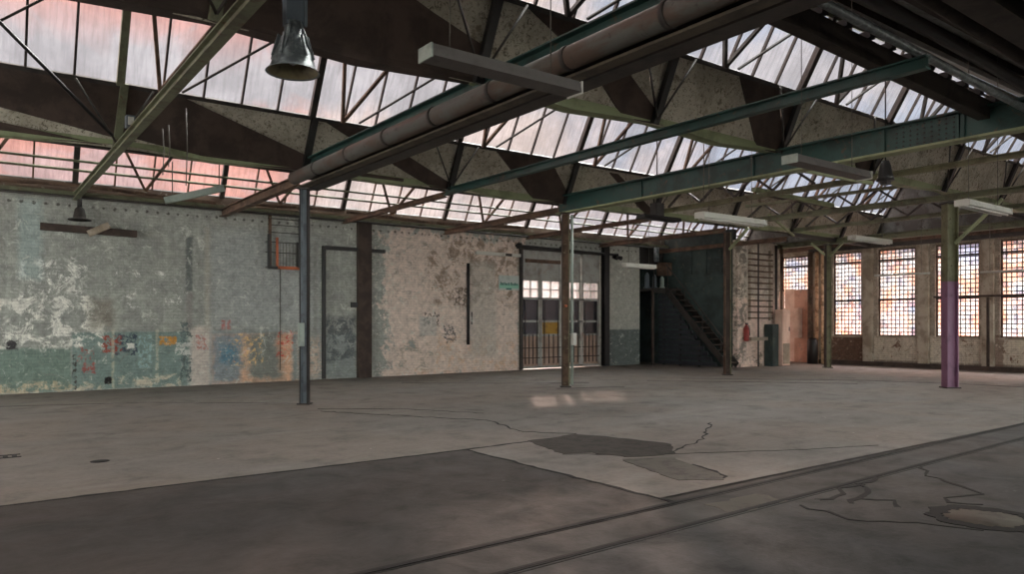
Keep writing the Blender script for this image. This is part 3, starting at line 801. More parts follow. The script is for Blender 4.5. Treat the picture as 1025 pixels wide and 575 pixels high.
tie(15.4, 14.3, -8, 4.66, .10, .12, 'olive', 'olive cross beam just right of the teal plate girder')
tie(18.8, 19.9, 14.3, 4.45, .16, .14, 'rustbeam', 'rusty cross beam from the brown and green column to the wall')
tie(18.8, 14.3, -8, 4.64, .14, .15, 'palegreen', 'green cross beam over the purple column', du=1.3)
tie(22.0, 19.9, 14.3, 4.4, .14, .14, 'rustbeam', 'rusty cross beam above the stairs')
tie(22.0, 14.3, -8, 4.66, .11, .12, 'palegreen', 'green cross beam behind the purple column', du=.6)
tie(24.8, 19.9, -8, 4.5, .18, .2, 'palegreen', 'green cross beam nearest to the window wall')
# lattice webs over the right cross beams
def lattice(u, y0, y1, zb, zt, n, label, m='palegreen', du=0):
    g = thing('lattice_truss', label, 'truss', (u, y0, zb), 'lattice trusses under the right part of the roof')
    X = lambda y: u+du*(y0-y)/(y0-y1)
    bm = bm_new(); add_bar(bm, (X(y0), y0, zt), (X(y1), y1, zt), .10, .08); obj('top_chord', bm, M[m], g)
    for k in range(n):
        a = y0+(y1-y0)*k/n; b = y0+(y1-y0)*(k+1)/n; c = (a+b)/2
        bm = bm_new(); add_bar(bm, (X(a), a, zb), (X(c), c, zt), .05, .05); add_bar(bm, (X(c), c, zt), (X(b), b, zb), .05, .05); obj('web_member', bm, M['darksteel'], g)
lattice(18.84, 13.6, 9.3, 4.70, 5.1, 4, 'green lattice truss between the brown and green column and the purple column', du=.46)
lattice(22.0, 13.6, 9.3, 4.72, 5.1, 4, 'green lattice truss further back, left of the purple column')
lattice(15.4, 13.6, 9.3, 4.74, 5.15, 4, 'lattice truss above the olive beam right of the teal girder', 'olive')
# U-direction light members at right
def umember(p0, p1, w, h, m, label):
    bm = bm_new(); add_bar(bm, p0, p1, w, h); return tag(obj('roof_strut', bm, M[m]), label, 'strut', 'struts between the cross beams')
umember((15.4, 10.9, 4.84), (18.9, 10.9, 4.78), .12, .10, 'limegreen', 'pale lime strut between olive and green cross beams, above the hanging lamps')
umember((18.8, 12.8, 4.75), (21.0, 13.4, 4.35), .06, .06, 'limegreen', 'pale slanting strut right of the brown and green column')
umember((12.3, 8.0, 4.5), (15.4, 8.0, 4.55), .07, .07, 'limegreen', 'pale strut under the nearer valley, right of the teal girder')
umember((22.0, 8.4, 4.7), (27.3, 8.4, 4.62), .1, .1, 'darksteel', 'dark strut from the purple column side to the window wall')
umember((22.0, 14.2, 4.55), (27.3, 14.2, 4.5), .12, .12, 'darksteel', 'dark strut ending over the far corner windows')

# dark timber beam and pipes at the top right
g = thing('eaves_beam', 'very dark timber beam crossing the top right corner under the glass', 'beam', (0, 4.6, 4.9))
bm = bm_new(); add_bar(bm, (3.5, 4.62, 5.03), (24, 4.62, 4.35), .16, .26, mi=0); obj('timber', bm, M['joist'], g)
bm = bm_new()
for k in range(40):
    t = k/40; x = 3.5+t*20.5; z = 5.03+(4.35-5.03)*t+.16
    add_box(bm, x, x+.12, 4.5, 4.66, z-.03, z+.05)
obj('packers', bm, M['blacksteel'], g)
for dy, dz, r, mm, lab in ((4.0, 0, .05, 'galv', 'pale grey pipe crossing the top right corner, lowest of the pipe bundle'), (3.78, .12, .07, 'blacksteel', 'black pipe in the middle of the top right pipe bundle'),
                       (3.5, .2, .09, 'joist', 'dark brown pipe highest in the top right pipe bundle'), (3.2, .1, .04, 'blacksteel', 'thin black pipe at the near side of the top right bundle')):
    bm = bm_new(); add_tube(bm, [(3.2, dy, 4.86+dz), (6.8, dy, 4.74+dz), (11.8, dy, 4.585+dz), (24, dy, 4.35+dz)], r, 12)
    tag(obj('overhead_pipe', bm, M[mm]), lab, 'pipe', 'pipes crossing the top right corner')
for y0, z0, w, h, lab in ((3.0, 4.82, .3, .3, 'broad dark board beyond the pipes in the top right corner'), (2.55, 4.75, .2, .24, 'second dark board behind the pipes in the top right corner')):
    bm = bm_new(); add_bar(bm, (3, y0, z0), (24, y0, z0-.3), w, h); tag(obj('fascia_board', bm, M['joist']), lab, 'board', 'boards in the top right corner')

# ------------------------------------------------------------------ columns
def column(u, v, top, w, mats, label, braces=(), name='steel_column', split=None, ang=0):
    """H section of two flanges and a web, flanges facing along Y"""
    g = thing(name, label, 'column', (u, v, 0))
    d = w
    R = Matrix.Rotation(ang, 4, 'Z')
    def pc(nm, boxes, m):
        bm = bm_new()
        for bx in boxes: add_box(bm, *bx)
        bmesh.ops.transform(bm, matrix=Matrix.Translation((u, v, 0)) @ R, verts=bm.verts[:])
        obj(nm, bm, m, g)
    zs = [(0.02, top)] if split is None else [(0.02, split), (split, top)]
    for i, (a, b) in enumerate(zs):
        pc('flange', [(-w/2, -w/2+.022, -d/2, d/2, a, b)], M[mats[0] if i == 0 else mats[3]])
        pc('flange', [(w/2-.022, w/2, -d/2, d/2, a, b)], M[mats[1] if i == 0 else mats[3]])
        pc('web', [(-w/2+.02, w/2-.02, -.03, .03, a, b)], M[mats[2] if i == 0 else mats[3]])
    pc('base_plate', [(-w/2-.04, w/2+.04, -d/2-.04, d/2+.04, 0, .025)], M['darksteel'])
    pc('cap_plate', [(-w/2-.03, w/2+.03, -d/2-.03, d/2+.03, top, top+.03)], M['darksteel'])
    for (dx, dy, z0, z1) in braces:
        bm = bm_new(); add_bar(bm, (u+.1*dx, v+.1*dy, z0), (u+dx, v+dy, z1), .07, .07); obj('knee_brace', bm, M['limegreen'], g)
    return g
AX = -math.atan2(.5962, .8028)*0
ca = math.radians(-36.6)
cA = column(5.4, 14.12, 4.22, .165, ('blacksteel', 'blacksteel', 'bluegrey'), 'slender dark steel column with a blue-grey web, leftmost of the columns', ang=ca)
bm = bm_new(); add_tube(bm, [(5.30, 14.0, .05), (5.30, 14.0, 4.2)], .022, 8); obj('cable_conduit', bm, M['bluegrey'], cA)
bm = bm_new(); add_box(bm, 5.22, 5.32, 13.92, 14.02, 1.15, 1.6); obj('junction_box', bm, M['mintfixture'], cA)
cB = column(12.1, 14.05, 4.33, .19, ('darkbrown', 'olive', 'rustbeam'), 'brown and pale olive steel column in front of the tall doors', ang=ca)
bm = bm_new(); add_tube(bm, [(12.19, 13.90, .05), (12.19, 13.90, 4.3)], .035, 10); obj('downpipe', bm, M['mintfixture'], cB)
bm = bm_new(); add_box(bm, 12.13, 12.23, 13.78, 13.87, 1.05, 1.35); obj('switch_box', bm, M['whitemetal'], cB)
bm = bm_new(); add_tube(bm, [(11.99, 13.93, 2.02), (11.99, 13.88, 2.02)], .03, 10); obj('indicator_knob', bm, M['orange'], cB)
column(18.87, 14.3, 4.38, .19, ('rustbeam', 'olive', 'darkbrown'), 'brown and olive green steel column beside the staircase', ((.0, -.75, 3.85, 4.45),), ang=ca)
column(24.8, 14.48, 4.38, .19, ('darkbrown', 'olive', 'olive'), 'farthest olive steel column in front of the corner windows', ((.0, -.6, 3.95, 4.45), (-.4, .4, 4.0, 4.45)), ang=ca)
column(19.5, 8.18, 4.52, .27, ('purple', 'purple', 'purple', 'olive'), 'thick steel column painted purple below and olive green above', ((.0, -1.15, 3.55, 4.5),), split=2.62, ang=ca)

# ------------------------------------------------------------------ tall doors
D = struct_empty('door_1', (15.24, 20, 0))
leafs = [(15.28, 16.10), (16.12, 17.06), (17.10, 18.0), (18.04, 18.91)]
bm = bm_new(); add_box(bm, 15.16, 15.27, 19.93, 20.28, 0, 4.2); add_box(bm, 15.24, 18.95, 19.96, 20.28, 4.1, 4.2); obj('door_frame', bm, M['darksteel'], D)
for i, (a, b) in enumerate(leafs):
    y0, y1 = 20.04, 20.11
    bm = bm_new()
    add_box(bm, a, a+.08, y0, y1, .03, 4.1); add_box(bm, b-.08, b, y0, y1, .03, 4.1)
    for z in (.03, 1.14, 1.62, 2.41, 3.06, 4.03): add_box(bm, a, b, y0, y1, z, z+.075)
    lf = obj('door_leaf', bm, M['doorpaint'], D)
    bm = bm_new(); add_box(bm, a+.06, b-.06, y0+.02, y1-.02, 3.1, 4.06); obj('upper_panel', bm, M['doorpaint'], lf)
    bm = bm_new(); add_box(bm, a+.06, b-.06, y0+.03, y0+.038, 2.47, 3.07); obj('pane', bm, M['doorglass'], lf)
    bm = bm_new(); add_box(bm, a+.06, b-.06, y0+.03, y0+.038, 1.68, 2.42); obj('pane', bm, M['darkglass'], lf)
    bm = bm_new(); add_box(bm, a+.06, b-.06, y0+.03, y0+.038, 1.2, 1.63); obj('pane', bm, M['yellow'] if i == 1 else M['darkglass'], lf)
    bm = bm_new(); add_box(bm, a+.06, b-.06, y0+.03, y1-.02, .08, 1.16); obj('lower_panel', bm, M['doorpink'], lf)
    for k in range(4):
        x = a+.16+k*(b-a-.32)/3
        bm = bm_new(); add_box(bm, x-.012, x+.012, y0-.03, y0-.006, .18, 2.4 if k in (0, 3) else 1.2); obj('guard_bar', bm, M['darksteel'], lf)
    bm = bm_new()
    for z in (.38, .72): add_box(bm, a+.03, b-.03, y0-.034, y0-.004, z, z+.03)
    obj('guard_rail', bm, M['darkbrown'], lf)
    bm = bm_new(); add_box(bm, (a+b)/2-.012, (a+b)/2+.012, y0, y1, 2.47, 3.07); add_box(bm, a+.06, b-.06, y0, y1, 2.76, 2.785); obj('glazing_bar', bm, M['doorpaint'], lf)
bm = bm_new(); add_box(bm, 15.45, 17.0, 19.99, 20.05, 3.68, 3.80); obj('cross_rail', bm, M['rustbeam'], D)
g = thing('door_track', 'dark sliding door track pipe above the tall doors', 'door track', (17.2, 19.85, 4.15))
bm = bm_new(); add_tube(bm, [(14.9, 19.85, 4.2), (19.6, 19.85, 4.14)], .045, 10); obj('pipe', bm, M['blacksteel'], g)
for x in (15.1, 17.0, 19.2):
    bm = bm_new(); add_box(bm, x-.05, x+.05, 19.83, 20.0, 4.12, 4.3); obj('bracket', bm, M['blacksteel'], g)
bm = bm_new(); add_ibeam(bm, (19.05, 19.86, 0.02), (19.05, 19.86, 4.5), .24, .2); tag(obj('steel_post', bm, M['blacksteel']), 'dark steel post against the wall right of the tall doors', 'post')
for x, lab in ((19.58, 'left of the two small black spotlights high beside the doors'), (19.80, 'right of the two small black spotlights high beside the doors')):
    g = thing('spotlight', lab, 'lamp', (x, 19.9, 4.05), 'spotlights beside the tall doors')
    bm = bm_new(); add_tube(bm, [(x, 19.98, 4.08), (x, 19.80, 4.02)], [.05, .08], 12); obj('lamp_head', bm, M['blacksteel'], g)
    bm = bm_new(); add_box(bm, x-.02, x+.02, 19.95, 20.0, 4.05, 4.2); obj('bracket', bm, M['blacksteel'], g)
# sign
g = thing('wall_sign', 'white and mint notice sign on the wall left of the tall doors', 'sign', (14.7, 19.98, 2.94))
bm = bm_new(); add_box(bm, 14.29, 15.12, 19.96, 19.995, 2.70, 3.19); obj('panel', bm, worn('sign_white', lin((196, 204, 200)), lin((176, 184, 180)), 4, .3, .5), g)
bm = bm_new(); add_box(bm, 14.30, 15.11, 19.955, 19.962, 2.76, 2.90)
TXT = worn('sign_teal_text', lin((70, 122, 112)), lin((60, 106, 98)), 4, .3, .5)
x = 14.34
for wd, ht in ((.05, .11), (.09, .08), (.06, .10), (.1, .07), (.07, .09), (.02, 0), (.08, .10), (.07, .07), (.09, .09), (.06, .07)):
    if ht: add_box(bm, x, x+wd*.75, 19.950, 19.956, 2.86, 2.86+ht, 1)
    x += wd+.005
add_box(bm, 14.58, 14.80, 19.950, 19.956, 2.715, 2.765, 1)
obj('mint_band', bm, [worn('sign_mint', lin((150, 206, 184)), lin((140, 190, 170)), 4, .3, .5), TXT], g)

# ------------------------------------------------------------------ things on the left wall
bm = bm_new(); add_box(bm, 9.21, 9.63, 19.86, 20.0, 0, 4.55)
tag(obj('wall_pilaster', bm, M['darkbrown']), 'wide dark brown pilaster standing against the painted wall', 'pilaster')
g = thing('wall_pipework', 'black pipe frame fixed to the wall left and right of the dark pilaster', 'frame', (8.2, 19.9, 0))
bm = bm_new(); add_box(bm, 8.15, 8.24, 19.92, 20.0, .02, 3.78); obj('upright', bm, M['blacksteel'], g)
bm = bm_new(); add_box(bm, 8.24, 9.205, 19.92, 20.0, 3.68, 3.79); add_box(bm, 9.64, 10.1, 19.92, 20.0, 3.68, 3.78); obj('crossbar', bm, M['blacksteel'], g)
bm = bm_new(); add_tube(bm, [(13.05, 19.93, .9), (13.05, 19.93, 3.52)], .05, 10)
tag(obj('wall_pipe', bm, M['blacksteel']), 'black vertical pipe on the peeling wall left of the sign', 'pipe')
g = thing('wall_tube_lamp', 'long white tube lamp on the wall above the sign', 'lamp', (14.2, 19.9, 3.87))
bm = bm_new(); add_box(bm, 13.34, 14.50, 19.88, 19.99, 3.83, 3.93); obj('housing', bm, M['whitemetal'], g)
bm = bm_new(); add_box(bm, 14.50, 14.78, 19.90, 19.99, 3.84, 3.92); obj('joint_box', bm, M['darksteel'], g)
bm = bm_new(); add_box(bm, 14.78, 15.14, 19.88, 19.99, 3.83, 3.93); obj('housing', bm, M['whitemetal'], g)
# dark beam with pale block at left
g = thing('wall_bracket_beam', 'dark horizontal beam on the upper left wall with a pale block', 'beam', (2.4, 19.9, 3.75))
bm = bm_new(); add_bar(bm, (1.41, 19.88, 3.80), (3.39, 19.88, 3.76), .14, .16); obj('beam', bm, M['darkbrown'], g)
bm = bm_new(); add_bar(bm, (2.35, 19.78, 3.68), (2.78, 19.74, 3.92), .1, .15); obj('pale_block', bm, M['paleplaster'], g)
g = thing('wall_hung_lamp', 'small dark bell lamp hanging from the wall plate above the left dark beam', 'lamp', (2.17, 19.7, 4.0))
bm = bm_new(); add_tube(bm, [(2.17, 19.72, 4.55), (2.17, 19.72, 4.27)], .05, 10); obj('stem', bm, M['darksteel'], g)
bm = bm_new(); add_lathe(bm, (2.17, 19.72, 3.98), [(.06, .30), (.10, .25), (.13, .10), (.14, .03), (.24, 0), (.24, .02), (.15, .05)], 20); obj('shade', bm, M['darksteel'], g)
# ladder cage
g = thing('wall_cage', 'black wire cage with an orange bottom bar on the upper wall', 'rack', (7.0, 19.8, 3.1))
for (x0, x1, y0, y1, z0, z1, m, nme) in ((6.53, 6.59, 19.7, 19.76, 3.08, 3.98, 'blacksteel', 'upright'), (7.33, 7.39, 19.7, 19.76, 3.1, 3.80, 'blacksteel', 'upright'),
        (6.62, 6.69, 19.9, 19.96, 3.14, 4.55, 'rustbeam', 'upright'), (7.46, 7.51, 19.9, 19.96, 3.14, 4.5, 'darksteel', 'upright'),
        (6.55, 6.85, 19.7, 19.76, 3.05, 3.12, 'blacksteel', 'bottom_bar'), (6.78, 7.55, 19.7, 19.76, 3.05, 3.13, 'orange', 'bottom_bar'), (6.76, 6.81, 19.7, 19.76, 3.13, 3.9, 'orange', 'side_bar')):
    bm = bm_new(); add_box(bm, x0, x1, y0, y1, z0, z1); obj(nme, bm, M[m], g)
for z in (3.5, 3.78, 4.05, 4.25, 4.42):
    bm = bm_new(); add_box(bm, 6.6, 7.5, 19.92, 19.945, z, z+.02); obj('rung', bm, M['darksteel'], g)
bm = bm_new()
for k in range(7): add_box(bm, 6.85+k*.09, 6.86+k*.09, 19.72, 19.735, 3.13, 3.78)
obj('wire_mesh', bm, M['rod'], g)
for z in (3.1, 3.5, 3.78):
    for x in (6.56, 7.36):
        bm = bm_new(); add_box(bm, x-.01, x+.01, 19.72, 19.99, z, z+.02); obj('arm', bm, M['blacksteel'], g)
# thin vertical conduit
bm = bm_new(); add_tube(bm, [(6.95, 19.97, .3), (6.95, 19.97, 3.1)], .012, 6); tag(obj('wall_cable', bm, M['rod']), 'thin cable running down the wall below the orange-barred cage', 'cable')
bm = bm_new(); add_box(bm, 9.02, 9.2, 19.9, 20.0, 2.05, 2.2); tag(obj('socket_box', bm, M['blacksteel']), 'small black box on the wall at the left edge of the dark pilaster', 'box')
# bent mint fixture under the wall plate
g = thing('bent_lamp_fixture', 'mint grey fluorescent housing hanging askew below the lowest glass strip', 'lamp', (4.3, 17.4, 4.5))
bm = bm_new(); add_bar(bm, (3.55, 17.55, 4.28), (4.75, 17.35, 4.66), .16, .14); obj('housing', bm, M['mintfixture'], g)
bm = bm_new(); add_tube(bm, [(4.65, 17.37, 4.68), (4.65, 17.37, 5.2)], .012, 6); obj('hanger', bm, M['rod'], g)
bm = bm_new(); add_tube(bm, [(3.7, 17.52, 4.36), (3.7, 17.52, 5.15)], .012, 6); obj('hanger', bm, M['rod'], g)
# small box on the pale green beam
g = thing('beam_box', 'small blue-grey box fixed to the pale green cross beam at upper left', 'box', (2.15, 12.6, 4.66))
bm = bm_new(); add_box(bm, 2.0, 2.12, 12.55, 12.70, 4.60, 4.78); obj('case', bm, M['bluegrey'], g)
bm = bm_new(); add_box(bm, 2.02, 2.10, 12.53, 12.552, 4.63, 4.75); obj('face', bm, M['whitemetal'], g)

# ------------------------------------------------------------------ hanging high-bay lamp
L0 = (2.645, 7.23)
g = thing('high_bay_lamp', 'large dark metal bell-shaped high-bay lamp hanging near the top left centre', 'lamp', (L0[0], L0[1], 4.05))
bm = bm_new()
prof = [(.07, .50), (.085, .47), (.085, .36), (.12, .33), (.14, .26), (.175, .20), (.20, .10), (.225, .03), (.255, .0), (.265, -.01), (.25, -.005), (.215, .03), (.19, .10), (.165, .19), (.12, .25), (.05, .27)]
add_lathe(bm, (L0[0], L0[1], 4.11), prof, 40); obj('bell_reflector', bm, [M['galv']], g)
bm = bm_new()
for k in range(10):
    a = 2*math.pi*k/10; c_, s_ = math.cos(a), math.sin(a)
    add_bar(bm, (L0[0]+.14*c_, L0[1]+.14*s_, 4.45), (L0[0]+.205*c_, L0[1]+.205*s_, 4.23), .02, .03)
obj('ribs', bm, M['galv'], g)
bm = bm_new(); add_lathe(bm, (L0[0], L0[1], 4.11), [(.245, .0), (.21, .03), (.185, .10), (.16, .18), (.1, .22), (.0, .23)], 32); obj('inner_reflector', bm, M['innershade'], g)
bm = bm_new(); add_lathe(bm, (L0[0], L0[1], 4.19), [(.0, -.02), (.035, .0), (.05, .05), (.03, .12), (.0, .14)], 16); obj('bulb', bm, M['whitemetal'], g)
bm = bm_new(); add_box(bm, L0[0]-.085, L0[0]+.085, L0[1]-.06, L0[1]+.06, 4.56, 7.0); obj('drop_shaft', bm, M['shaft'], g)
bm = bm_new(); add_box(bm, L0[0]+.085, L0[0]+.115, L0[1]-.09, L0[1]-.06, 4.56, 6.95); obj('conduit', bm, M['bluegrey'], g)
for s_ in (-1, 1):
    bm = bm_new(); add_tube(bm, [(L0[0]+s_*.05, L0[1]-.06, 4.60), (L0[0]+s_*.09, L0[1]-.10, 4.45), (L0[0]+s_*.13, L0[1]-.12, 4.30)], .014, 8); obj('clip_arm', bm, M['galv'], g)

# second dark lamp (centre far) and third on the right fixture
g = thing('dark_tray_lamp', 'black hanging tray lamp with a box on top between the middle column and the staircase', 'lamp', (13.6, 12.3, 4.1))
bm = bm_new(); add_poly(bm, [(12.95, 12.15, 4.10), (12.95, 12.18, 4.19), (12.95, 12.42, 4.19), (12.95, 12.45, 4.10)], (1.3, 0, 0)); obj('tray', bm, M['blacksteel'], g)
bm = bm_new(); add_box(bm, 13.38, 13.66, 12.2, 12.4, 4.19, 4.50); obj('gear_box', bm, M['blacksteel'], g)
bm = bm_new(); add_tube(bm, [(13.52, 12.3, 4.5), (13.52, 12.3, 6.5)], .015, 6); obj('stem', bm, M['blacksteel'], g)
g = thing('dark_bell_lamp', 'small black cone-shaped lamp under the teal girder at upper right', 'lamp', (13.0, 6.5, 4.1))
bm = bm_new(); add_lathe(bm, (13.02, 6.52, 4.10), [(.0, .36), (.06, .35), (.09, .26), (.12, .1), (.15, .0), (.0, .0)], 18); obj('shade', bm, M['blacksteel'], g)
bm = bm_new(); add_box(bm, 12.95, 13.09, 6.46, 6.58, 4.03, 4.10); obj('socket', bm, M['blacksteel'], g)
bm = bm_new(); add_tube(bm, [(13.02, 6.52, 4.44), (13.02, 6.52, 6.86)], .012, 6); obj('stem', bm, M['blacksteel'], g)

# ------------------------------------------------------------------ fluorescent fixtures (hung on rods)
def fixture(x, y, z, L, w, m, label, top=5.0, ang=0.0, hh=.1):
    g = thing('fluorescent_fixture', label, 'lamp', (x, y, z), 'hanging fluorescent fixtures')
    def pc(nm, bxs, mm):
        bm = bm_new()
        for b_ in bxs: add_box(bm, *b_)
        bmesh.ops.transform(bm, matrix=Matrix.Translation((x, y, z)) @ Matrix.Rotation(ang, 4, 'Z'), verts=bm.verts[:])
        obj(nm, bm, M[mm], g)
    bm = bm_new()
    pts = [(0, -w/2, 0), (0, -w*.36, hh), (0, w*.36, hh), (0, w/2, 0)]
    add_poly(bm, pts, (L, 0, 0)); bmesh.ops.transform(bm, matrix=Matrix.Translation((x, y, z)) @ Matrix.Rotation(ang, 4, 'Z'), verts=bm.verts[:])
    obj('housing', bm, M[m], g)
    pc('end_cap', [(-.015, 0, -w/2, w/2, -.015, hh*.95)], 'whitemetal' if m != 'greyfixture' else 'mintfixture')
    pc('end_cap', [(L, L+.015, -w/2, w/2, -.015, hh*.95)], 'whitemetal')
    for s_ in ((-1, 1) if m != 'greyfixture' else ()):
        bm = bm_new(); add_tube(bm, [(.03, s_*w*.22, -.018), (L-.03, s_*w*.22, -.018)], .018, 8)
        bmesh.ops.transform(bm, matrix=Matrix.Translation((x, y, z)) @ Matrix.Rotation(ang, 4, 'Z'), verts=bm.verts[:])
        obj('tube', bm, M['whitemetal'], g)
    for t in (.14, .82):
        px, py = x+math.cos(ang)*L*t, y+math.sin(ang)*L*t
        bm = bm_new(); add_tube(bm, [(px, py, z+hh), (px, py, top)], .005, 6); obj('hanging_rod', bm, M['rod'], g)
def roof_z(y):
    if y > 13.2: return 4.66+(y-14.28)*.206
    if y > 8.1: return 4.84+(y-8.18)*.405
    return 4.95+(y-2.0)*.418
FX = [ # all running along the hall
 (2.84, 4.92, 3.62, 1.5, .20, 'greyfixture', 'grey fluorescent housing nearest the camera, top centre'),
 (8.35, 5.38, 3.62, 1.8, .22, 'greyfixture', 'grey hanging fluorescent fixture below the teal girder'),
 (13.35, 5.41, 3.56, 1.75, .24, 'whitemetal', 'white hanging fluorescent fixture right of the purple column top'),
 (17.87, 9.78, 3.70, 1.8, .22, 'whitemetal', 'white hanging fluorescent fixture left of the purple column'),
 (10.32, 8.4, 3.44, 1.8, .22, 'whitemetal', 'white hanging fluorescent fixture left of the brown and green column'),
 (14.65, 14.53, 3.16, 1.2, .16, 'whitemetal', 'small white fluorescent fixture in front of the stair landing'),
]
FX = [f_+(roof_z(f_[1])+.03,) for f_ in FX]
for f_ in FX: fixture(*f_)
# wall-side tube lamps seen against the windows
for (x, y, z, L, lab) in ((22.5, 11.6, 3.05, 1.6, 'thin white tube lamp in front of the second window from the corner'), (23.4, 9.0, 3.05, 1.6, 'thin white tube lamp right of the purple column in front of the windows')):
    g = thing('tube_lamp', lab, 'lamp', (x, y, z), 'thin tube lamps near the window wall')
    bm = bm_new(); add_tube(bm, [(x, y, z), (x+.05, y-L, z)], .03, 8); obj('tube', bm, M['whitemetal'], g)
    for t in (.15, .85):
        bm = bm_new(); add_tube(bm, [(x+.05*t, y-L*t, z), (x+.05*t, y-L*t, 4.7)], .006, 6); obj('hanging_rod', bm, M['rod'], g)

# loose hanging wires
wires = [((12.0, 12.4), 3.9, 4.9, 'left of two thin wires hanging from the teal girder'), ]
for i, (x, y, z0, z1, lab) in enumerate((
        (2.6, 13.0, 4.0, 4.75, 'first thin wire hanging below the upper left cross beam'), (3.0, 13.2, 3.9, 5.2, 'second thin wire hanging right of the upper left cross beam'),
        (2.75, 13.3, 4.2, 4.9, 'short wire between the two long ones right of the upper left cross beam'),
        (11.9, 9.6, 4.0, 5.6, 'thin wire hanging beside the teal plate girder'))):
    bm = bm_new(); add_tube(bm, [(x, y, z1), (x+.02, y, (z0+z1)/2), (x, y, z0)], .009, 6)
    tag(obj('hanging_wire', bm, M['rod']), lab, 'wire', 'loose wires hanging from the roof')

# ------------------------------------------------------------------ stairs
g = thing('staircase', 'steep dark steel staircase with open treads rising to the landing in the alcove', 'stairs', (22.0, 16.5, 0))
s0, s1, h1 = 16.45, 19.2, 2.9
for x in (21.66, 22.27):
    bm = bm_new(); add_bar(bm, (x, s0, .08), (x, s1+.1, h1), .04, .22); obj('stringer', bm, M['darksteel'], g)
for k in range(14):
    t = (k+.6)/14; y = s0+(s1-s0)*t; z = h1*t+.06
    bm = bm_new(); add_box(bm, 21.68, 22.26, y-.11, y+.11, z-.02, z+.02); obj('tread', bm, M['darkbrown'], g)
bm = bm_new(); add_tube(bm, [(21.66, s0+.1, 1.0), (21.66, s1+.05, h1+.95)], .024, 8); obj('handrail', bm, M['darksteel'], g)
for t in (.05, .35, .65, .95):
    y = s0+(s1-s0)*t+.1; z = h1*t
    bm = bm_new(); add_tube(bm, [(21.66, y, z), (21.66, y, z+.95)], .016, 6); obj('baluster', bm, M['darksteel'], g)
g = thing('stair_cladding', 'dark slate slatted boards closing the space under the staircase', 'panel', (21.55, 18, 0))
bm = bm_new()
for k in range(14):
    z = .05+k*.19; ys_ = s0+(s1-s0)*(z+.2)/h1+.1
    if ys_ < 19.4: add_box(bm, 21.50, 21.56, ys_, 19.5, z, z+.13)
obj('slats', bm, M['slate'], g)
for y in (17.6, 18.5, 19.3):
    bm = bm_new(); add_box(bm, 21.56, 21.61, y-.04, y+.04, 0, (y-s0)*h1/(s1-s0)-.25); obj('stud', bm, M['darksteel'], g)
g = thing('landing', 'dark steel landing platform with a railing at the top of the stairs', 'landing', (21.7, 20, 2.8))
bm = bm_new(); add_box(bm, 21.02, 22.33, 19.3, 22.0, 2.84, 2.92); add_box(bm, 21.02, 22.33, 19.27, 19.31, 2.74, 2.94); obj('deck', bm, M['darksteel'], g)
for x in (21.06, 21.5, 22.0):
    bm = bm_new(); add_box(bm, x-.02, x+.02, 19.3, 19.34, 2.94, 3.8) if x < 21.2 else add_box(bm, x-.02, x+.02, 21.9, 21.94, 2.94, 3.8); obj('railing_post', bm, M['blacksteel'], g)
bm = bm_new(); add_box(bm, 21.05, 21.09, 19.3, 21.95, 3.78, 3.83); obj('top_rail', bm, M['blacksteel'], g)
bm = bm_new(); add_box(bm, 21.04, 21.12, 19.35, 19.43, 0, 2.84); obj('support_post', bm, M['darkbrown'], g)
for (x, y, r, h, m, nm, lab) in ((21.15, 19.75, .09, .62, 'bluegrey', 'gas_bottle', 'blue-grey cylinder standing leftmost on the stair landing'), (21.45, 19.65, .08, .55, 'bluegrey', 'gas_bottle', 'blue-grey cylinder standing second from left on the stair landing'),
                             (21.85, 19.62, .08, .5, 'mintfixture', 'gas_bottle', 'pale cylinder standing rightmost on the stair landing')):
    bm = bm_new(); add_lathe(bm, (x, y, 2.92), [(.0, 0), (r*1.5, 0), (r*1.5, .04), (r, .10), (r, h*.8), (r*.6, h*.92), (r*.3, h), (0, h)], 14)
    tag(obj(nm, bm, M[m]), lab, 'cylinder', 'cylinders on the stair landing')
g = thing('wall_unit', 'rusty orange-brown cabinet hung above the stair landing', 'cabinet', (22.0, 19.6, 3.7))
bm = bm_new(); add_box(bm, 21.85, 22.28, 19.5, 19.9, 3.45, 3.95); obj('case', bm, M['rustbeam'], g)
bm = bm_new(); add_box(bm, 21.88, 22.24, 19.48, 19.5, 3.5, 3.9); obj('door', bm, M['rustbeam'], g)
bm = bm_new(); add_tube(bm, [(21.4, 19.5, 3.95), (21.4, 19.5, 4.5)], .10, 12); tag(obj('vent_pipe', bm, M['galv']), 'pale vertical vent pipe above the stair landing', 'pipe')
g = thing('alcove_ladder', 'pale narrow ladder standing in the dark recess under the landing', 'ladder', (21.4, 20.6, 0))
for x in (21.25, 21.6):
    bm = bm_new(); add_box(bm, x-.02, x+.02, 20.6, 20.64, 0, 2.8); obj('rail', bm, M['bluegrey'], g)
for k in range(10):
    bm = bm_new(); add_box(bm, 21.25, 21.6, 20.6, 20.63, .2+k*.27, .24+k*.27); obj('rung', bm, M['bluegrey'], g)

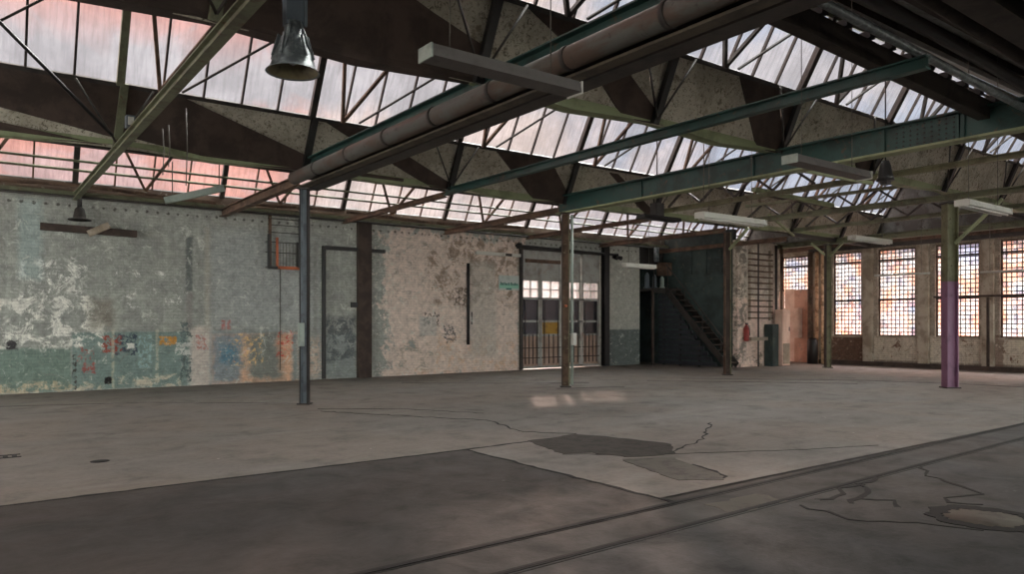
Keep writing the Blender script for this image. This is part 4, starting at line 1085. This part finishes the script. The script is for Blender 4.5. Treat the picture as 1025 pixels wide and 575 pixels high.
# ------------------------------------------------------------------ things on the block wall
g = thing('batten_rack', 'rack of dark horizontal battens high on the pale wall right of the stairs', 'rack', (23.6, 16.4, 2.4))
for k in range(12):
    z = 1.75+k*.215
    bm = bm_new(); add_box(bm, 22.95, 24.3, 16.36, 16.49, z, z+.05); obj('batten', bm, M['rustbeam'], g)
for x in (23.0, 24.25):
    bm = bm_new(); add_box(bm, x-.03, x+.03, 16.42, 16.5, 1.7, 4.3); obj('upright', bm, M['paleplaster'], g)
for x, r, m, lab in ((23.35, .03, 'darksteel', 'thin dark vertical pipe through the batten rack'), (24.45, .05, 'darksteel', 'dark vertical pipe right of the batten rack'), (24.8, .05, 'rustbeam', 'rusty pipe at the outer edge of the pale wall block')):
    bm = bm_new(); add_tube(bm, [(x, 16.33, 0), (x, 16.33, 4.5)], r, 10); tag(obj('vertical_pipe', bm, M[m]), lab, 'pipe', 'vertical pipes on the pale wall block')
g = thing('fire_extinguisher', 'red fire extinguisher hanging on the pale wall right of the stairs', 'fire extinguisher', (22.65, 16.4, 1.2))
bm = bm_new(); add_lathe(bm, (22.68, 16.36, .95), [(.0, 0), (.09, 0), (.1, .04), (.1, .45), (.05, .55), (.03, .6), (0, .6)], 16); obj('cylinder', bm, M['red'], g)
bm = bm_new(); add_tube(bm, [(22.68, 16.36, 1.55), (22.78, 16.32, 1.5), (22.80, 16.30, 1.15)], .015, 8); obj('hose', bm, M['blacksteel'], g)
bm = bm_new(); add_box(bm, 22.64, 22.74, 16.33, 16.39, 1.55, 1.6); obj('handle', bm, M['blacksteel'], g)
bm = bm_new(); add_box(bm, 22.9, 23.9, 16.3, 16.42, .95, 1.08); tag(obj('wall_shelf', bm, M['paleplaster']), 'narrow pale shelf below the batten rack', 'shelf')
bm = bm_new(); add_box(bm, 23.9, 24.25, 16.1, 16.45, .0, 1.55); tag(obj('dark_locker', bm, M['greenwall']), 'narrow dark green locker in front of the pale wall block', 'locker')
g = thing('switch_cabinet', 'tall cabinet with a painted peach glow at the right end of the pale wall block', 'cabinet', (24.6, 16.2, 0))
bm = bm_new(); add_box(bm, 24.32, 24.8, 15.98, 16.28, 0.02, 2.1); obj('body', bm, M['peachlight'], g)
bm = bm_new(); add_box(bm, 24.36, 24.76, 15.96, 15.98, .9, 2.05); obj('door', bm, M['peachlight'], g)
bm = bm_new(); add_box(bm, 24.36, 24.76, 15.96, 15.98, .08, .84); obj('door', bm, M['paleplaster'], g)
bm = bm_new(); add_box(bm, 24.70, 24.73, 15.94, 15.96, 1.3, 1.45); obj('handle', bm, M['blacksteel'], g)
# sheets and boxes below the corner window
g = thing('sheet_panel', 'tall peach metal sheet covering the lower part of the corner window', 'panel', (27.1, 17.4, 0))
for (a, b, z0, z1, x) in ((16.72, 17.3, .02, 2.95, 27.2), (17.32, 17.75, .02, 2.98, 27.23), (17.77, 18.15, .02, 2.9, 27.2)):
    bm = bm_new(); add_box(bm, x-.03, x, a, b, z0, z1); obj('sheet', bm, M['peachlight' if a > 17.3 else 'peach'], g)
g = thing('wall_cabinet', 'square peach metal cabinet hanging in front of the corner sheets', 'cabinet', (27.0, 17.2, 1.1))
bm = bm_new(); add_box(bm, 26.9, 27.16, 16.95, 17.55, 1.0, 2.2); obj('body', bm, M['peachlight'], g)
bm = bm_new(); add_box(bm, 26.88, 26.9, 16.99, 17.51, 1.05, 2.15); obj('door', bm, M['peachlight'], g)
g = thing('grey_cabinet', 'smaller grey box beside the square peach cabinet', 'cabinet', (27.0, 17.8, 1.2))
bm = bm_new(); add_box(bm, 26.95, 27.16, 17.6, 17.9, 1.2, 2.0); obj('body', bm, M['mintfixture'], g)
bm = bm_new(); add_box(bm, 26.93, 26.95, 17.63, 17.87, 1.25, 1.95); obj('door', bm, M['mintfixture'], g)
for y, r, z1, m, lab in ((16.5, .10, 4.4, 'rustbeam', 'brown standpipe left of the ochre pipes by the corner window'), (16.22, .07, 4.4, 'brass', 'left of the two ochre standpipes by the corner window'), (15.98, .06, 4.4, 'brass', 'right of the two ochre standpipes by the corner window')):
    bm = bm_new(); add_tube(bm, [(27.0, y, .0), (27.0, y, z1)], r, 14); tag(obj('standpipe', bm, M[m]), lab, 'pipe', 'standpipes beside the corner window')
bm = bm_new(); add_lathe(bm, (26.75, 16.25, 0), [(.0, 0), (.2, 0), (.2, .9), (.12, 1.0), (0, 1.0)], 18); tag(obj('dark_drum', bm, M['blacksteel']), 'dark metal drum standing at the foot of the ochre standpipes', 'drum')
g = thing('window_wall_pipe', 'brown upright pipe with a crossbar on the window wall behind the purple column', 'pipe', (27.2, 9.9, 0))
bm = bm_new(); add_tube(bm, [(27.25, 10.25, 0), (27.25, 10.25, 2.45)], .05, 10); obj('upright', bm, M['darkbrown'], g)
bm = bm_new(); add_tube(bm, [(27.12, 11.9, 2.5), (27.12, 6.5, 2.5)], .035, 10); obj('crossbar', bm, M['darkbrown'], g)

# ------------------------------------------------------------------ outside
bm = bm_new(); add_box(bm, -60, 90, 23.2, 120, -.4, -.05); add_box(bm, 28, 90, -40, 23.2, -.4, -.05); add_box(bm, -60, 28, -60, -8.4, -.4, -.05)
struct('ground_yard', bm, M['floor_mid'])
BR = wall_mat('outside_brick', 1, lin((206, 150, 128)), lin((186, 128, 108)), [], brick=.5)
def outbuilding(x0, x1, y0, y1, h, label, face):
    g = thing('brick_building', label, 'building', (x0, (y0+y1)/2, 0))
    bm = bm_new(); add_box(bm, x0, x1, y0, y1, 0, h); obj('wall', bm, BR, g)
    bm = bm_new(); add_box(bm, x0-.2, x1+.2, y0-.2, y1+.2, h, h+.3); obj('roof', bm, M['soffit'], g)
    y = y0+1
    while y < y1-1.6:
        bm = bm_new(); add_box(bm, x0-.05, x0, y, y+1.2, 1.2, 2.6); obj('window', bm, M['bluegrey'], g)
        y += 2.4
outbuilding(48, 54, 6, 24, 3.4, 'low brick building seen through the windows behind the purple column', 'x')
outbuilding(46, 52, 27, 46, 3.0, 'low brick building seen through the corner windows', 'x')

# ------------------------------------------------------------------ world and lights
w = bpy.data.worlds.new('sky'); S.world = w; w.use_nodes = True
nt = w.node_tree
for n in list(nt.nodes): nt.nodes.remove(n)
out = N(nt, 'ShaderNodeOutputWorld'); bg = N(nt, 'ShaderNodeBackground'); nt.links.new(bg.outputs[0], out.inputs[0])
tc = N(nt, 'ShaderNodeTexCoord').outputs['Generated']
sx = N(nt, 'ShaderNodeSeparateXYZ'); nt.links.new(tc, sx.inputs[0])
X, Y, Z = sx.outputs
hl = math_(nt, 'SQRT', math_(nt, 'ADD', math_(nt, 'MULTIPLY', X, X), math_(nt, 'MULTIPLY', Y, Y)))
az = math_(nt, 'DIVIDE', X, math_(nt, 'MAXIMUM', hl, .001))      # 1 towards the window wall
cl = noise(nt, tc, 3.2, 6, .6, .5)
cl2 = noise(nt, tc, 9, 5, .6, .8)
t = math_(nt, 'ADD', az, math_(nt, 'MULTIPLY', math_(nt, 'SUBTRACT', cl, .5), .55))
pink = lin((232, 150, 134)); warm = lin((222, 202, 196)); blue = lin((146, 162, 188))
c = mix(nt, ramp(nt, t, .30, .50), pink, warm)
c = mix(nt, ramp(nt, t, .60, .74), c, blue)
c = mix(nt, ramp(nt, cl2, .45, .65, 0, .45), c, lin((168, 176, 190)))
c = mix(nt, ramp(nt, Z, .02, .16, .85, 0), c, lin((246, 222, 212)))   # pale warm horizon
gb = math_(nt, 'ADD', Z, math_(nt, 'MULTIPLY', math_(nt, 'SUBTRACT', cl2, .5), .12))
c = mix(nt, math_(nt, 'MULTIPLY', ramp(nt, gb, .24, .28), ramp(nt, gb, .36, .31)), c, lin((182, 180, 188)))
up = ramp(nt, Z, .50, .85)
back = math_(nt, 'MAXIMUM', ramp(nt, Y, .05, -.25), math_(nt, 'MULTIPLY', ramp(nt, X, -.3, -.6), .5))
side = math_(nt, 'MULTIPLY', ramp(nt, X, .35, .65), ramp(nt, Z, .46, .58))
st = math_(nt, 'ADD', 1.2, math_(nt, 'ADD', math_(nt, 'MULTIPLY', up, 1.0), math_(nt, 'ADD', math_(nt, 'MULTIPLY', side, 80.0), math_(nt, 'MULTIPLY', back, 10.5))))
c = mix(nt, math_(nt, 'MAXIMUM', math_(nt, 'MAXIMUM', up, side), back), c, lin((230, 232, 226)))
nt.links.new(c, bg.inputs[0]); nt.links.new(st, bg.inputs[1])
try: w.cycles.sampling_method = 'MANUAL'; w.cycles.sample_map_resolution = 512
except Exception: pass

sun = bpy.data.lights.new('low_sun', 'SUN'); sun.energy = 2.4; sun.angle = math.radians(1.5); sun.color = (1.0, .72, .58)
so = bpy.data.objects.new('low_sun', sun); C.objects.link(so)
d = V((-5.3, -7.2, -2.4)).normalized()
so.rotation_euler = d.to_track_quat('-Z', 'Y').to_euler(); so.location = (30, 40, 20)

# ------------------------------------------------------------------ camera
cam = bpy.data.cameras.new('camera'); co_ = bpy.data.objects.new('camera', cam); C.objects.link(co_)
cam.sensor_fit = 'HORIZONTAL'; cam.sensor_width = 36; cam.lens = 36*740/1025
cam.shift_y = 36/1025
co_.location = (0, 0, 1.6)
look = V((.5962, .8028, 0))
co_.rotation_euler = look.to_track_quat('-Z', 'Y').to_euler()
cam.clip_start = .05; cam.clip_end = 400
S.camera = co_
S.view_settings.view_transform = 'Standard'
try: S.view_settings.look = 'None'
except Exception: pass
S.view_settings.gamma = 1.0
S.view_settings.exposure = 0.1
S.view_settings.use_curve_mapping = False
